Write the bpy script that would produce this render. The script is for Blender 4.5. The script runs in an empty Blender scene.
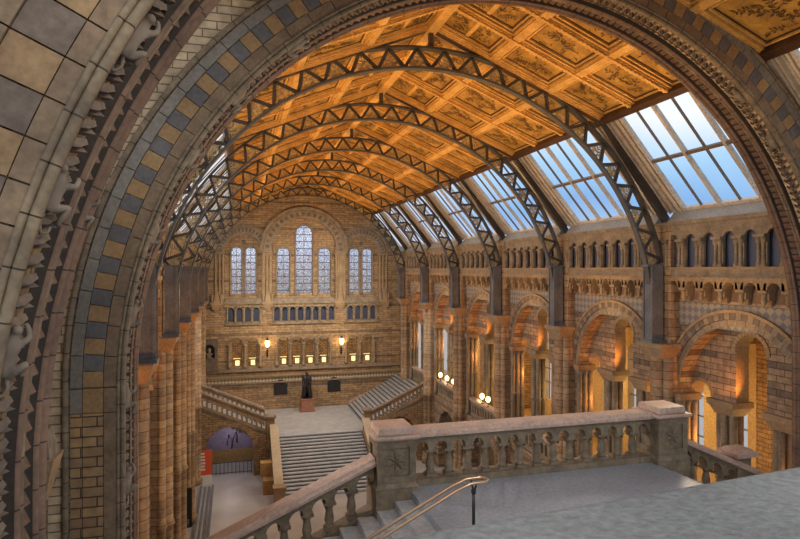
import bpy, bmesh, math, random
from mathutils import Vector, Matrix
PI = math.pi
SC = bpy.context.scene
COL = SC.collection
random.seed(7)
EYE = 14.9
AX = 5.87                                   # x of the hall's axis

# ------------------------------------------------------------------ materials
def new_mat(name):
    m = bpy.data.materials.new(name); m.use_nodes = True
    nt = m.node_tree
    return m, nt, nt.nodes['Principled BSDF']
def node(nt, t, **kw):
    n = nt.nodes.new(t)
    for k, v in kw.items(): setattr(n, k, v)
    return n
def wall_coord(nt):
    g = node(nt, 'ShaderNodeNewGeometry')
    s = node(nt, 'ShaderNodeSeparateXYZ'); nt.links.new(g.outputs['Position'], s.inputs[0])
    a = node(nt, 'ShaderNodeMath', operation='ADD'); nt.links.new(s.outputs[0], a.inputs[0]); nt.links.new(s.outputs[1], a.inputs[1])
    c = node(nt, 'ShaderNodeCombineXYZ'); nt.links.new(a.outputs[0], c.inputs[0]); nt.links.new(s.outputs[2], c.inputs[1])
    return g, c
def ramp(nt, stops):
    r = node(nt, 'ShaderNodeValToRGB'); cr = r.color_ramp
    while len(cr.elements) < len(stops): cr.elements.new(0.5)
    for e, (p, c) in zip(cr.elements, stops): e.position = p; e.color = (*c, 1)
    return r
def stone(name, c1, c2, scale=1.3, rough=.8, bump=.25, fine=14):
    m, nt, b = new_mat(name)
    g = node(nt, 'ShaderNodeNewGeometry')
    n1 = node(nt, 'ShaderNodeTexNoise'); n1.inputs['Scale'].default_value = scale; n1.inputs['Detail'].default_value = 6
    n2 = node(nt, 'ShaderNodeTexNoise'); n2.inputs['Scale'].default_value = fine; n2.inputs['Detail'].default_value = 5
    for n in (n1, n2): nt.links.new(g.outputs['Position'], n.inputs['Vector'])
    r = ramp(nt, [(.3, c1), (.7, c2)]); nt.links.new(n1.outputs['Fac'], r.inputs[0])
    mx = node(nt, 'ShaderNodeMixRGB', blend_type='MULTIPLY'); mx.inputs[0].default_value = .6
    r2 = ramp(nt, [(.3, (.55, .55, .55)), (.65, (1.1, 1.1, 1.1))]); nt.links.new(n2.outputs['Fac'], r2.inputs[0])
    nt.links.new(r.outputs[0], mx.inputs[1]); nt.links.new(r2.outputs[0], mx.inputs[2])
    nt.links.new(mx.outputs[0], b.inputs['Base Color'])
    b.inputs['Roughness'].default_value = rough
    bp = node(nt, 'ShaderNodeBump'); bp.inputs['Strength'].default_value = bump; bp.inputs['Distance'].default_value = .03
    nt.links.new(n2.outputs['Fac'], bp.inputs['Height']); nt.links.new(bp.outputs[0], b.inputs['Normal'])
    return m
def brick(name, c1, c2, mort, w=.55, h=.2, band=None, bump=.5):
    m, nt, b = new_mat(name)
    g, c = wall_coord(nt)
    t = node(nt, 'ShaderNodeTexBrick'); nt.links.new(c.outputs[0], t.inputs['Vector'])
    t.inputs['Scale'].default_value = 1; t.inputs['Brick Width'].default_value = w; t.inputs['Row Height'].default_value = h
    t.inputs['Mortar Size'].default_value = .012; t.inputs['Bias'].default_value = -.1
    t.inputs['Color1'].default_value = (*c1, 1); t.inputs['Color2'].default_value = (*c2, 1); t.inputs['Mortar'].default_value = (*mort, 1)
    n2 = node(nt, 'ShaderNodeTexNoise'); n2.inputs['Scale'].default_value = 5; n2.inputs['Detail'].default_value = 6
    nt.links.new(g.outputs['Position'], n2.inputs['Vector'])
    r2 = ramp(nt, [(.28, (.5, .48, .46)), (.68, (1.15, 1.1, 1.05))]); nt.links.new(n2.outputs['Fac'], r2.inputs[0])
    mx = node(nt, 'ShaderNodeMixRGB', blend_type='MULTIPLY'); mx.inputs[0].default_value = .8
    nt.links.new(t.outputs['Color'], mx.inputs[1]); nt.links.new(r2.outputs[0], mx.inputs[2])
    out = mx
    if band:                                    # every nth course laid in a darker slate-coloured block
        per, frac, col = band
        s = node(nt, 'ShaderNodeSeparateXYZ'); nt.links.new(g.outputs['Position'], s.inputs[0])
        md = node(nt, 'ShaderNodeMath', operation='MODULO'); nt.links.new(s.outputs[2], md.inputs[0]); md.inputs[1].default_value = per
        lt = node(nt, 'ShaderNodeMath', operation='LESS_THAN'); nt.links.new(md.outputs[0], lt.inputs[0]); lt.inputs[1].default_value = per*frac
        m3 = node(nt, 'ShaderNodeMixRGB', blend_type='MULTIPLY'); nt.links.new(lt.outputs[0], m3.inputs[0])
        nt.links.new(mx.outputs[0], m3.inputs[1]); m3.inputs[2].default_value = (*col, 1); out = m3
    nt.links.new(out.outputs[0], b.inputs['Base Color'])
    b.inputs['Roughness'].default_value = .8
    bp = node(nt, 'ShaderNodeBump'); bp.inputs['Strength'].default_value = bump; bp.inputs['Distance'].default_value = .02; bp.invert = True
    nt.links.new(t.outputs['Fac'], bp.inputs['Height']); nt.links.new(bp.outputs[0], b.inputs['Normal'])
    return m
def plain(name, c, rough=.6, metal=0, emit=None, es=0):
    m, nt, b = new_mat(name)
    b.inputs['Base Color'].default_value = (*c, 1); b.inputs['Roughness'].default_value = rough; b.inputs['Metallic'].default_value = metal
    if emit: b.inputs['Emission Color'].default_value = (*emit, 1); b.inputs['Emission Strength'].default_value = es
    return m
def diamonds(name, c1, c2, s=.19):
    m, nt, b = new_mat(name)
    g, c = wall_coord(nt)
    mp = node(nt, 'ShaderNodeMapping'); mp.inputs['Rotation'].default_value = (0, 0, PI/4)
    nt.links.new(c.outputs[0], mp.inputs[0])
    ck = node(nt, 'ShaderNodeTexChecker'); ck.inputs['Scale'].default_value = 1/s
    ck.inputs['Color1'].default_value = (*c1, 1); ck.inputs['Color2'].default_value = (*c2, 1)
    nt.links.new(mp.outputs[0], ck.inputs['Vector']); nt.links.new(ck.outputs['Color'], b.inputs['Base Color'])
    b.inputs['Roughness'].default_value = .8
    return m
def glass_mat(name, tint=(1, 1, 1)):
    m, nt, b = new_mat(name)
    tr = node(nt, 'ShaderNodeBsdfTransparent'); tr.inputs[0].default_value = (*tint, 1)
    gl = node(nt, 'ShaderNodeBsdfGlossy'); gl.inputs['Roughness'].default_value = .35
    mx = node(nt, 'ShaderNodeMixShader'); mx.inputs[0].default_value = .03
    nt.links.new(tr.outputs[0], mx.inputs[1]); nt.links.new(gl.outputs[0], mx.inputs[2])
    nt.links.new(mx.outputs[0], nt.nodes['Material Output'].inputs[0])
    return m
def stained(name, cols, scale=2.2):
    """leaded glass: coloured quarries the sky shines through, divided by dark leads"""
    m, nt, b = new_mat(name)
    g, c = wall_coord(nt)
    v = node(nt, 'ShaderNodeTexVoronoi'); v.inputs['Scale'].default_value = scale*2.2; nt.links.new(c.outputs[0], v.inputs['Vector'])
    sp = node(nt, 'ShaderNodeSeparateXYZ'); nt.links.new(v.outputs['Color'], sp.inputs[0])
    r = ramp(nt, [(i/(len(cols)-1), k) for i, k in enumerate(cols)]); nt.links.new(sp.outputs[0], r.inputs[0])
    v2 = node(nt, 'ShaderNodeTexVoronoi', feature='DISTANCE_TO_EDGE'); v2.inputs['Scale'].default_value = scale*2.2; nt.links.new(c.outputs[0], v2.inputs['Vector'])
    gt = node(nt, 'ShaderNodeMath', operation='GREATER_THAN'); nt.links.new(v2.outputs['Distance'], gt.inputs[0]); gt.inputs[1].default_value = .045
    # horizontal saddle bars
    s = node(nt, 'ShaderNodeSeparateXYZ'); nt.links.new(g.outputs['Position'], s.inputs[0])
    md = node(nt, 'ShaderNodeMath', operation='MODULO'); nt.links.new(s.outputs[2], md.inputs[0]); md.inputs[1].default_value = .62
    g2 = node(nt, 'ShaderNodeMath', operation='GREATER_THAN'); nt.links.new(md.outputs[0], g2.inputs[0]); g2.inputs[1].default_value = .06
    ml = node(nt, 'ShaderNodeMath', operation='MULTIPLY'); nt.links.new(gt.outputs[0], ml.inputs[0]); nt.links.new(g2.outputs[0], ml.inputs[1])
    tr = node(nt, 'ShaderNodeBsdfTransparent'); nt.links.new(r.outputs[0], tr.inputs[0])
    mx = node(nt, 'ShaderNodeMixShader'); nt.links.new(ml.outputs[0], mx.inputs[0])
    b.inputs['Base Color'].default_value = (.03, .03, .04, 1)
    nt.links.new(b.outputs[0], mx.inputs[1]); nt.links.new(tr.outputs[0], mx.inputs[2])
    nt.links.new(mx.outputs[0], nt.nodes['Material Output'].inputs[0])
    return m
def lit_glass(name, scale=1.7):
    m, nt, b = new_mat(name)
    g, c = wall_coord(nt)
    ck = node(nt, 'ShaderNodeTexBrick'); ck.inputs['Scale'].default_value = scale; ck.inputs['Mortar Size'].default_value = .035
    ck.inputs['Color1'].default_value = (.50, .22, .04, 1); ck.inputs['Color2'].default_value = (.16, .07, .03, 1); ck.inputs['Mortar'].default_value = (.01, .01, .01, 1)
    nt.links.new(c.outputs[0], ck.inputs['Vector'])
    b.inputs['Base Color'].default_value = (.05, .03, .02, 1)
    nt.links.new(ck.outputs['Color'], b.inputs['Emission Color']); b.inputs['Emission Strength'].default_value = .55
    b.inputs['Roughness'].default_value = .3
    return m

M = dict(
    brick=brick('tan terracotta blocks', (.42, .285, .145), (.27, .18, .11), (.07, .05, .035), .5, .17),
    brick_far=brick('small tan brickwork', (.45, .315, .18), (.28, .195, .12), (.12, .085, .055), .8, .2, (2.3, .09, (.55, .58, .68))),
    brick_side=brick('banded tan and slate blocks', (.40, .29, .19), (.25, .19, .145), (.09, .07, .055), .55, .2, (.8, .25, (.6, .62, .72))),
    brick_cream=brick('cream blocks', (.72, .60, .42), (.52, .42, .30), (.22, .17, .12), .5, .15),
    pier=brick('banded buff shaft stone', (.42, .31, .20), (.27, .185, .12), (.11, .075, .05), 9.0, .3, bump=.3),
    tan=stone('tan terracotta', (.40, .285, .17), (.26, .18, .11)),
    buff=stone('orange-buff block', (.42, .27, .13), (.27, .17, .085)),
    cream=stone('pale cream block', (.55, .46, .33), (.42, .34, .23)),
    grey=stone('blue-grey block', (.17, .165, .17), (.105, .10, .108)),
    greybrown=stone('grey-brown block', (.20, .155, .12), (.125, .095, .08), 3),
    warmblock=stone('warm tan block', (.38, .25, .13), (.24, .155, .085), 3),
    ashlar=stone('mid-grey margin block', (.27, .25, .225), (.19, .175, .155)),
    tandark=stone('brown margin block', (.29, .205, .13), (.17, .12, .08), 3),
    roll=stone('greenish buff roll moulding', (.30, .235, .155), (.14, .11, .08), 3),
    brown=stone('red-brown terracotta', (.26, .16, .11), (.15, .095, .07)),
    carve=stone('carved grey-buff terracotta', (.25, .19, .145), (.13, .10, .08), bump=.5),
    dark=stone('dark joint and recess-shade terracotta', (.055, .042, .034), (.035, .027, .022)),  # shade of the deep coves put into the colour; also fills joints
    monkey=stone('weathered grey terracotta', (.33, .275, .215), (.16, .13, .105), 7),
    wallstone=stone('grey-brown dressed stone', (.34, .275, .20), (.19, .15, .11), 2.5),
    pinkstone=stone('pinkish worn coping stone', (.62, .46, .38), (.46, .33, .27), 3, .35, .1),
    balstone=stone('olive-brown baluster stone', (.27, .21, .14), (.15, .115, .08), 4),
    step=stone('blue-grey worn step stone', (.52, .54, .57), (.38, .40, .43), 2, .4, .1),
    floor=stone('pale mottled mosaic floor', (.50, .49, .48), (.34, .33, .34), .5, .4, .1),
    landing=stone('blue-grey polished landing stone', (.36, .40, .47), (.28, .31, .37), .8, .3, .08),
    coping=stone('speckled grey coping stone', (.30, .305, .30), (.20, .205, .205), 2.6, .7, .5, 45),
    iron=stone('blue-grey painted iron', (.17, .19, .22), (.10, .115, .14), 2, .5, .1),
    ironmid=stone('grey ironwork', (.12, .125, .135), (.075, .08, .09), 2, .5, .1),
    irondark=stone('dark painted ironwork', (.085, .08, .08), (.05, .045, .045), 2, .5, .1),
    gilt=stone('gilded ironwork', (.75, .60, .30), (.35, .26, .13), 6, .45, .1),
    lead=stone('grey lead flashing', (.34, .36, .38), (.25, .27, .29), 1, .5, .15),
    wood=stone('golden oak ceiling moulding', (.80, .50, .17), (.55, .31, .09), 2, .5, .15),
    wooddark=stone('dark stained ceiling timber', (.085, .04, .02), (.05, .026, .015), 2, .5, .15),
    field=stone('gilded painted ceiling field', (.58, .34, .08), (.27, .15, .04), 2.4, .5, .1),
    leaf=stone('painted brown-green foliage', (.13, .07, .025), (.08, .05, .02), 4, .6, 0),
    whitewood=stone('cream painted window timber', (.66, .61, .54), (.50, .45, .40), 2, .5, .1),
    barwood=plain('brown window bar', (.16, .12, .09)),
    diam=diamonds('slate and buff diamond tiles', (.16, .165, .19), (.30, .26, .21)),
    diamw=diamonds('cream and buff diamond tiles', (.52, .44, .31), (.26, .2, .14), .2),
    glass=glass_mat('clear roof glass'),
    stained=stained('pale blue and rose leaded glass', [(.75, .86, 1), (.95, .97, 1), (.62, .70, .95), (.95, .80, .90), (.80, .92, 1)], 3),
    litglass=lit_glass('amber leaded glass lit from within'),
    darkglass=plain('dark slate-blue glazing', (.06, .08, .15), .5),
    lamp=plain('lamp glow', (.9, .6, .3), .5, 0, (1, .62, .22), 9),
    case=plain('lit display light', (.8, .7, .3), .5, 0, (1, .80, .38), .95),
    bronze=stone('dark bronze', (.035, .032, .036), (.018, .017, .02), 5, .35, .1),
    redstone=stone('polished red granite', (.42, .2, .13), (.28, .13, .09), 8, .4, .05),
    brass=plain('worn brass', (.55, .38, .25), .28, .85),
    black=plain('black panel', (.015, .015, .017), .4),
    red=plain('orange-red banner cloth', (.72, .11, .04), .7),
    white=plain('white print', (.75, .75, .74), .6),
    lilac=stone('lilac mural wall', (.36, .28, .38), (.27, .22, .31), 1),
    oak=stone('warm varnished oak', (.52, .33, .12), (.38, .23, .08), 4, .5, .1),
    yellow=stone('warm plaster', (.62, .44, .2), (.48, .33, .14), .8),
    tread=plain('tread edge', (.07, .07, .075), .6),
)

# ------------------------------------------------------------------ mesh builder
class MB:
    def __init__(s, *mats): s.v = []; s.f = []; s.m = []; s.mats = list(mats); s.sm = []
    def poly(s, pts, m=0, smooth=False):
        i = len(s.v); s.v += [tuple(p) for p in pts]; s.f.append(tuple(range(i, i+len(pts)))); s.m.append(m); s.sm.append(smooth)
    def idx(s, pts, faces, m=0, smooth=False):
        i = len(s.v); s.v += [tuple(p) for p in pts]
        for f in faces: s.f.append(tuple(i+k for k in f)); s.m.append(m); s.sm.append(smooth)
    def hexa(s, p, m=0):      # 8 points, bottom ring then top ring
        s.idx(p, [(0, 3, 2, 1), (4, 5, 6, 7), (0, 1, 5, 4), (1, 2, 6, 5), (2, 3, 7, 6), (3, 0, 4, 7)], m)
    def box(s, x0, x1, y0, y1, z0, z1, m=0, F=None):
        p = [(x0, y0, z0), (x1, y0, z0), (x1, y1, z0), (x0, y1, z0), (x0, y0, z1), (x1, y0, z1), (x1, y1, z1), (x0, y1, z1)]
        if F: p = [F(*q) for q in p]
        s.hexa(p, m)
    def taper(s, x, y, z0, z1, w0, d0, w1, d1, m=0):
        s.hexa([(x-w0, y-d0, z0), (x+w0, y-d0, z0), (x+w0, y+d0, z0), (x-w0, y+d0, z0), (x-w1, y-d1, z1), (x+w1, y-d1, z1), (x+w1, y+d1, z1), (x-w1, y+d1, z1)], m)
    def lathe(s, x, y, prof, seg=10, m=0):     # prof: (z, r)
        n = len(prof); pts = []
        for z, r in prof:
            for k in range(seg): a = 2*PI*k/seg; pts.append((x+r*math.cos(a), y+r*math.sin(a), z))
        fs = [(i*seg+k, i*seg+(k+1) % seg, (i+1)*seg+(k+1) % seg, (i+1)*seg+k) for i in range(n-1) for k in range(seg)]
        s.idx(pts, fs, m, True)
        s.poly(pts[-seg:], m); s.poly(pts[:seg][::-1], m)
    def tube(s, pts, r, seg=8, m=0):
        pts = [Vector(p) for p in pts]; rings = []
        rr = r if isinstance(r, (list, tuple)) else [r]*len(pts)
        for i, p in enumerate(pts):
            t = (pts[min(i+1, len(pts)-1)]-pts[max(i-1, 0)]).normalized()
            a = Vector((0, 0, 1)) if abs(t.z) < .9 else Vector((1, 0, 0))
            u = t.cross(a).normalized(); w = t.cross(u)
            rings += [p+rr[i]*(u*math.cos(2*PI*k/seg)+w*math.sin(2*PI*k/seg)) for k in range(seg)]
        n = len(pts)
        s.idx(rings, [(i*seg+k, i*seg+(k+1) % seg, (i+1)*seg+(k+1) % seg, (i+1)*seg+k) for i in range(n-1) for k in range(seg)], m, True)
        s.poly(rings[-seg:], m); s.poly(rings[:seg][::-1], m)
    def build(s, name, parent=None, origin=None, mats=None):
        o0 = Vector(origin) if origin is not None else (Vector(parent['_o']) if parent is not None and '_o' in parent else Vector((0, 0, 0)))
        me = bpy.data.meshes.new(name)
        me.from_pydata([tuple(Vector(p)-o0) for p in s.v], [], s.f)
        for mt in (mats or s.mats): me.materials.append(mt)
        me.polygons.foreach_set('material_index', s.m); me.polygons.foreach_set('use_smooth', s.sm)
        bm = bmesh.new(); bm.from_mesh(me); bmesh.ops.remove_doubles(bm, verts=bm.verts, dist=1e-5)
        bmesh.ops.recalc_face_normals(bm, faces=bm.faces); bm.to_mesh(me); bm.free()
        o = bpy.data.objects.new(name, me); COL.objects.link(o)
        if parent is not None: o.parent = parent
        elif origin is not None: o.location = o0
        return o
def struct(o, label=None):
    o['kind'] = 'structure'
    if label: o['label'] = label
    return o
def tag(o, label, cat, group=None):
    o['label'] = label; o['category'] = cat
    if group: o['group'] = group
    return o
def thing(name, label, cat, loc, group=None):
    o = bpy.data.objects.new(name, None); COL.objects.link(o); o.location = loc; o.empty_display_size = .2
    o['_o'] = tuple(loc)
    return tag(o, label, cat, group)
def inst(name, me, parent, loc, rot=(0, 0, 0)):
    o = bpy.data.objects.new(name, me); COL.objects.link(o); o.location = loc; o.rotation_euler = rot
    if parent is not None: o.parent = parent
    return o

def arcade(mb, F, u0, u1, zb, zt, ops, d0, d1, m=0, n=10, mj=None, extra=(), caps=True):
    """wall slab between depths d0,d1 pierced by round-headed openings (c, r, spring, bottom)"""
    mj = m if mj is None else mj
    top = zt if callable(zt) else (lambda u: zt)
    us = {round(u0, 5), round(u1, 5)} | {round(e, 5) for e in extra}
    for c, r, sp, b in ops:
        for k in range(n+1): us.add(round(c-r*math.cos(PI*k/n), 5))
    us = sorted(u for u in us if u0-1e-6 <= u <= u1+1e-6)
    for a, b_ in zip(us, us[1:]):
        if b_-a < 1e-4: continue
        mid = (a+b_)/2
        hs = sorted([o for o in ops if abs(mid-o[0]) < o[1]], key=lambda o: o[3])
        lo = [(zb, zb)]; hi = []
        for c, r, sp, bt in hs:
            tz = [sp+math.sqrt(max(0, r*r-(u-c)**2)) for u in (a, b_)]
            hi.append((bt, bt)); lo.append(tuple(tz))
            if bt > zb: mb.poly([F(a, d0, bt), F(b_, d0, bt), F(b_, d1, bt), F(a, d1, bt)], mj)
            mb.poly([F(a, d0, tz[0]), F(b_, d0, tz[1]), F(b_, d1, tz[1]), F(a, d1, tz[0])], mj)
        hi.append((top(a), top(b_)))
        for l, h in zip(lo, hi):
            if h[0]-l[0] < 1e-4 and h[1]-l[1] < 1e-4: continue
            for d in (d0, d1): mb.poly([F(a, d, l[0]), F(b_, d, l[1]), F(b_, d, h[1]), F(a, d, h[0])], m)
        if caps: mb.poly([F(a, d0, top(a)), F(b_, d0, top(b_)), F(b_, d1, top(b_)), F(a, d1, top(a))], m)
    for c, r, sp, b in ops:
        for u in (c-r, c+r):
            if u0-1e-6 <= u <= u1+1e-6 and sp > b: mb.poly([F(u, d0, b), F(u, d1, b), F(u, d1, sp), F(u, d0, sp)], mj)
    if caps:
        for u in (u0, u1): mb.poly([F(u, d0, zb), F(u, d1, zb), F(u, d1, top(u)), F(u, d0, top(u))], m)
def ring(mb, F, c, sp, r0, r1, d0, d1, n, mf, gap=.006, a0=0, a1=PI, sub=1):
    for i in range(n):
        ta = a0+(a1-a0)*i/n; tb = a0+(a1-a0)*(i+1)/n
        g = gap/r0
        ts = [ta+g+(tb-ta-2*g)*k/sub for k in range(sub+1)]
        for x, y in zip(ts, ts[1:]):
            p = [F(c+r*math.cos(t), d, sp+r*math.sin(t)) for d in (d0, d1) for r, t in ((r0, x), (r1, x), (r1, y), (r0, y))]
            mb.hexa(p, mf(i))
def sweep(mb, F, path, prof, mf, joint=None):
    """path: list of (px, pz, nx, nz) with outward normal; prof: (offset outward, depth)"""
    P = [[F(px+nx*o, d, pz+nz*o) for o, d in prof] for px, pz, nx, nz in path]
    n = len(prof)
    for i in range(len(P)-1):
        for j in range(n-1):
            mb.poly([P[i][j], P[i+1][j], P[i+1][j+1], P[i][j+1]], joint if (joint is not None and i % 2) else mf(j), True)

FX = lambda off: (lambda u, d, z: (u, off+d, z))            # wall facing the camera
FR = lambda u, d, z: (14.75+d, u, z)                        # right side wall
FL = lambda u, d, z: (2*AX-14.75-d, u, z)                   # left side wall
def roof_z(x):
    d = abs(x-AX)
    return 22.55-.409*d if d < 6.18 else max(20.02-1.26*(d-6.18), 16.6)
REXT = [AX, AX-6.18, AX+6.18, AX-8.7, AX+8.7]
PY = [10.93+6.47*k for k in range(7)]                       # pier lines; 0 is the big arch
YF = 52.5

# ------------------------------------------------------------------ floor
mb = MB(M['floor']); mb.box(-9, 21, 4, 58, -.3, 0); struct(mb.build('floor'))

# ------------------------------------------------------------------ big transverse arches
ACX, ACZ = 6.2, 12.9
def big_arch(name, mi, Y0, ky, zlow, nb, blockmats, label, dent_lo, dent_hi, margin, big, wallmat, lowspan):
    F = FX(Y0)
    st = MB(wallmat, M['brick'])
    arcade(st, F, -9, 21, 0, roof_z, [(ACX, 8.12, ACZ, 0)], .06, 1.1*ky, 0, 40, extra=REXT)
    w = struct(st.build(name))
    # block rings
    rg = MB(*blockmats)
    ring(rg, F, ACX, ACZ, 8.15, 8.15+margin, 0, .1, mi, lambda i: 2, .008, sub=1)
    ring(rg, F, ACX, ACZ, 8.15+margin+.01, 8.15+margin+big, 0, .1, nb, lambda i: i % 2, .008, sub=2)
    ring(rg, F, ACX, ACZ, 8.16+margin+big, 8.34+margin+big, -.02, .1, mi, lambda i: 3, .008, sub=2)
    for sx in (-1, 1):
        z = ACZ-.02; k = 0
        while z > zlow:
            h = .42 if k < lowspan else z-zlow
            for r0, r1, mt in ((8.15, 8.15+margin, 2), (8.16+margin, 8.15+margin+big, (k+1) % 2 if k < lowspan else 4), (8.16+margin+big, 8.34+margin+big, 3 if k < lowspan else 4)):
                x0, x1 = sorted((ACX+sx*r0, ACX+sx*r1))
                rg.box(x0, x1, 0, .1, z-h+.012, z, mt, F)
            z -= h; k += 1
    rg.build('voussoirs', w)
    path = []
    def pt(sv):
        t = min(max(sv, 0), 8*PI)/8; ex = min(sv, 0)+min(8*PI-sv, 0)
        return (ACX-8*math.cos(t), ACZ+8*math.sin(t)+ex, -math.cos(t), math.sin(t))
    sv = zlow-ACZ
    while sv < 8*PI+ACZ-zlow:
        path += [pt(sv), pt(sv+.405)]; sv += .42
    def arcp(o, d, r, a0, a1, n=6): return [(o+r*math.cos(a0+(a1-a0)*k/n), d+r*math.sin(a0+(a1-a0)*k/n)) for k in range(n+1)]
    # outer roll on the face
    prof = [(x, y*1) for x, y in arcp(.36+margin+big+.06, .02, .055, 0, -PI)]
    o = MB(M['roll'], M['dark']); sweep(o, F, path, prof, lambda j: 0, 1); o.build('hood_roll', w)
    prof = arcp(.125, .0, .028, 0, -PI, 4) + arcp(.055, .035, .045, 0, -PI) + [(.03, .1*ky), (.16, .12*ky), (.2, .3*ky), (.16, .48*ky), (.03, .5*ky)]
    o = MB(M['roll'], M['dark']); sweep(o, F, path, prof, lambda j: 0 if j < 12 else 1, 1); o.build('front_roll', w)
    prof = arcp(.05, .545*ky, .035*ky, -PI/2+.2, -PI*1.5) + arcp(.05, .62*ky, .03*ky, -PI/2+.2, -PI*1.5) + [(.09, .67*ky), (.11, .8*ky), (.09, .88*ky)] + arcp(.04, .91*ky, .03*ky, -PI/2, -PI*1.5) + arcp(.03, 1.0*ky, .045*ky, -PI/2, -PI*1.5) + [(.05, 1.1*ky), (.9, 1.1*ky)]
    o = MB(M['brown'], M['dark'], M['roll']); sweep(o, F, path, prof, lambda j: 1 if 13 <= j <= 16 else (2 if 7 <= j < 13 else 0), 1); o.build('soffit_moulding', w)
    # carved leaf band in the cove + small carved band on the soffit
    cv = MB(M['carve'], M['brown'])
    def at(sv):      # arc length from left springing; negative goes down the left leg
        if sv < 0: return (ACX-8, ACZ+sv, -1, 0, 0, 1)
        t = sv/8.0
        if t > PI: return (ACX+8, ACZ-(sv-8*PI), 1, 0, 0, -1)
        return (ACX-8*math.cos(t), ACZ+8*math.sin(t), -math.cos(t), math.sin(t), math.sin(t), math.cos(t))
    sv = dent_lo
    while sv < dent_hi:
        px, pz, nx, nz, tx, tz = at(sv)
        def Q(o, d, a): return F(px+nx*o+tx*a, d*ky, pz+nz*o+tz*a)
        L = .14
        for dd, da in ((.15, 1), (.45, -1)):
            c = .30
            e = .1*(1 if dd < c else 1)
            cv.idx([Q(.13, dd, 0), Q(.0, c, L*.75), Q(.03, c, L*1.05), Q(.12, dd, L*.55), Q(.02, (dd+c)/2, L*.35)], [(0, 4, 3), (0, 1, 4), (4, 1, 2), (4, 2, 3), (0, 3, 2, 1)], 0)
        cv.idx([Q(.14, .24, -.02), Q(.14, .36, -.02), Q(-.02, .30, .04), Q(.14, .30, .12)], [(0, 1, 2), (1, 3, 2), (3, 0, 2)], 0)
        cv.idx([Q(.10, .68, .0), Q(.10, .87, .0), Q(.015, .775, .05), Q(.10, .69, .13), Q(.10, .86, .13)], [(0, 1, 2), (1, 4, 2), (4, 3, 2), (3, 0, 2)], 1)
        sv += .17
    cv.build('carved_band', w)
    return w, at
wA, atA = big_arch('wall_front', 76, 5.1, 1.35, 4, 76, [M['greybrown'], M['warmblock'], M['tandark'], M['tandark'], M['brick']], '', -7, 14, .16, .42, M['brick'], 40)
wB, atB = big_arch('wall_stair', 50, 11.0, 1.15, 0, 96, [M['grey'], M['buff'], M['tandark'], M['ashlar'], M['brick']], '', -7.5, 27.5, .2, .32, M['brick_cream'], 1)

# ------------------------------------------------------------------ climbing monkeys
def skin_mesh(name, verts, edges, radii, mat, sub=1):
    me = bpy.data.meshes.new(name); me.from_pydata(verts, edges, [])
    o = bpy.data.objects.new(name, me); COL.objects.link(o)
    md = o.modifiers.new('s', 'SKIN'); md.use_smooth_shade = True
    for i, r in enumerate(radii): me.skin_vertices[0].data[i].radius = (r, r)
    me.skin_vertices[0].data[0].use_root = True
    s2 = o.modifiers.new('u', 'SUBSURF'); s2.levels = sub; s2.render_levels = sub
    dg = bpy.context.evaluated_depsgraph_get(); dg.update()
    em = bpy.data.meshes.new_from_object(o.evaluated_get(dg))
    bpy.data.objects.remove(o); em.name = name; em.materials.clear(); em.materials.append(mat)
    for p in em.polygons: p.use_smooth = True
    return em
# local frame: +Z along the arch (up), -Y away from the band (towards the viewer), X across
mk_v = [(0, 0, 0), (0, -.04, .16), (0, -.02, .30), (.02, -.07, .38), (.03, -.10, .455), (.035, -.17, .44),
        (.10, -.05, .28), (.17, -.10, .36), (.16, -.02, .46), (.14, .03, .50),
        (-.10, -.03, .27), (-.17, -.09, .30), (-.20, -.02, .40), (-.20, .03, .42),
        (.09, -.05, -.03), (.18, -.12, .08), (.17, -.03, -.04), (.19, .02, -.09),
        (-.08, -.04, -.03), (-.19, -.10, .03), (-.15, -.04, -.14), (-.17, .02, -.19),
        (.02, -.02, -.10), (.05, -.05, -.22), (.0, -.06, -.31), (-.07, -.06, -.29), (-.08, -.05, -.22)]
mk_e = [(0, 1), (1, 2), (2, 3), (3, 4), (4, 5), (2, 6), (6, 7), (7, 8), (8, 9), (2, 10), (10, 11), (11, 12), (12, 13),
        (0, 14), (14, 15), (15, 16), (16, 17), (0, 18), (18, 19), (19, 20), (20, 21), (0, 22), (22, 23), (23, 24), (24, 25), (25, 26)]
mk_r = [.085, .08, .085, .05, .075, .04, .05, .038, .03, .03, .05, .038, .03, .03, .06, .045, .032, .034, .06, .045, .032, .034, .03, .024, .022, .02, .018]
monkey_me = skin_mesh('climbing_monkey', mk_v, mk_e, mk_r, M['monkey'], 1)
mk2 = [(-x*1.0, y, z*(.9 if z > 0 else 1.1)+(.03 if x > 0 else 0)) for x, y, z in mk_v]
monkey_me2 = skin_mesh('climbing_monkey', mk2, mk_e, mk_r, M['monkey'], 1)
def place_monkey(Y0, ky, at, s, label, me, scale, flip=False):
    px, pz, nx, nz, tx, tz = at(s)
    dirz = Vector((tx, 0, tz)) * (-1 if flip else 1)
    out = Vector((nx*.55, .83, nz*.55)).normalized()       # local +Y goes back into the band
    out = (out-dirz*out.dot(dirz)).normalized()
    xx = out.cross(dirz)
    R = Matrix((xx, out, dirz)).transposed().to_4x4()
    o = bpy.data.objects.new('climbing_monkey', me); COL.objects.link(o)
    o.matrix_world = Matrix.Translation((px+nx*.06, Y0+.22*ky, pz+nz*.06)) @ R @ Matrix.Scale(scale, 4)
    tag(o, label, 'sculpture', 'monkeys climbing the arches')
def s_of(x, y, Y0):
    th = math.atan(165/589); s_, c_ = math.sin(th), math.cos(th)
    u = (x-400)/589; v = (269.5-y)/589; d = (s_+c_*u, c_-s_*u, v); k = (Y0+.2)/d[1]
    X = d[0]*k; Z = EYE+d[2]*k
    if Z < ACZ: return -(ACZ-Z) if X < ACX else 8*PI+(ACZ-Z)
    return 8*(PI-math.atan2(Z-ACZ, X-ACX))
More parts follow.
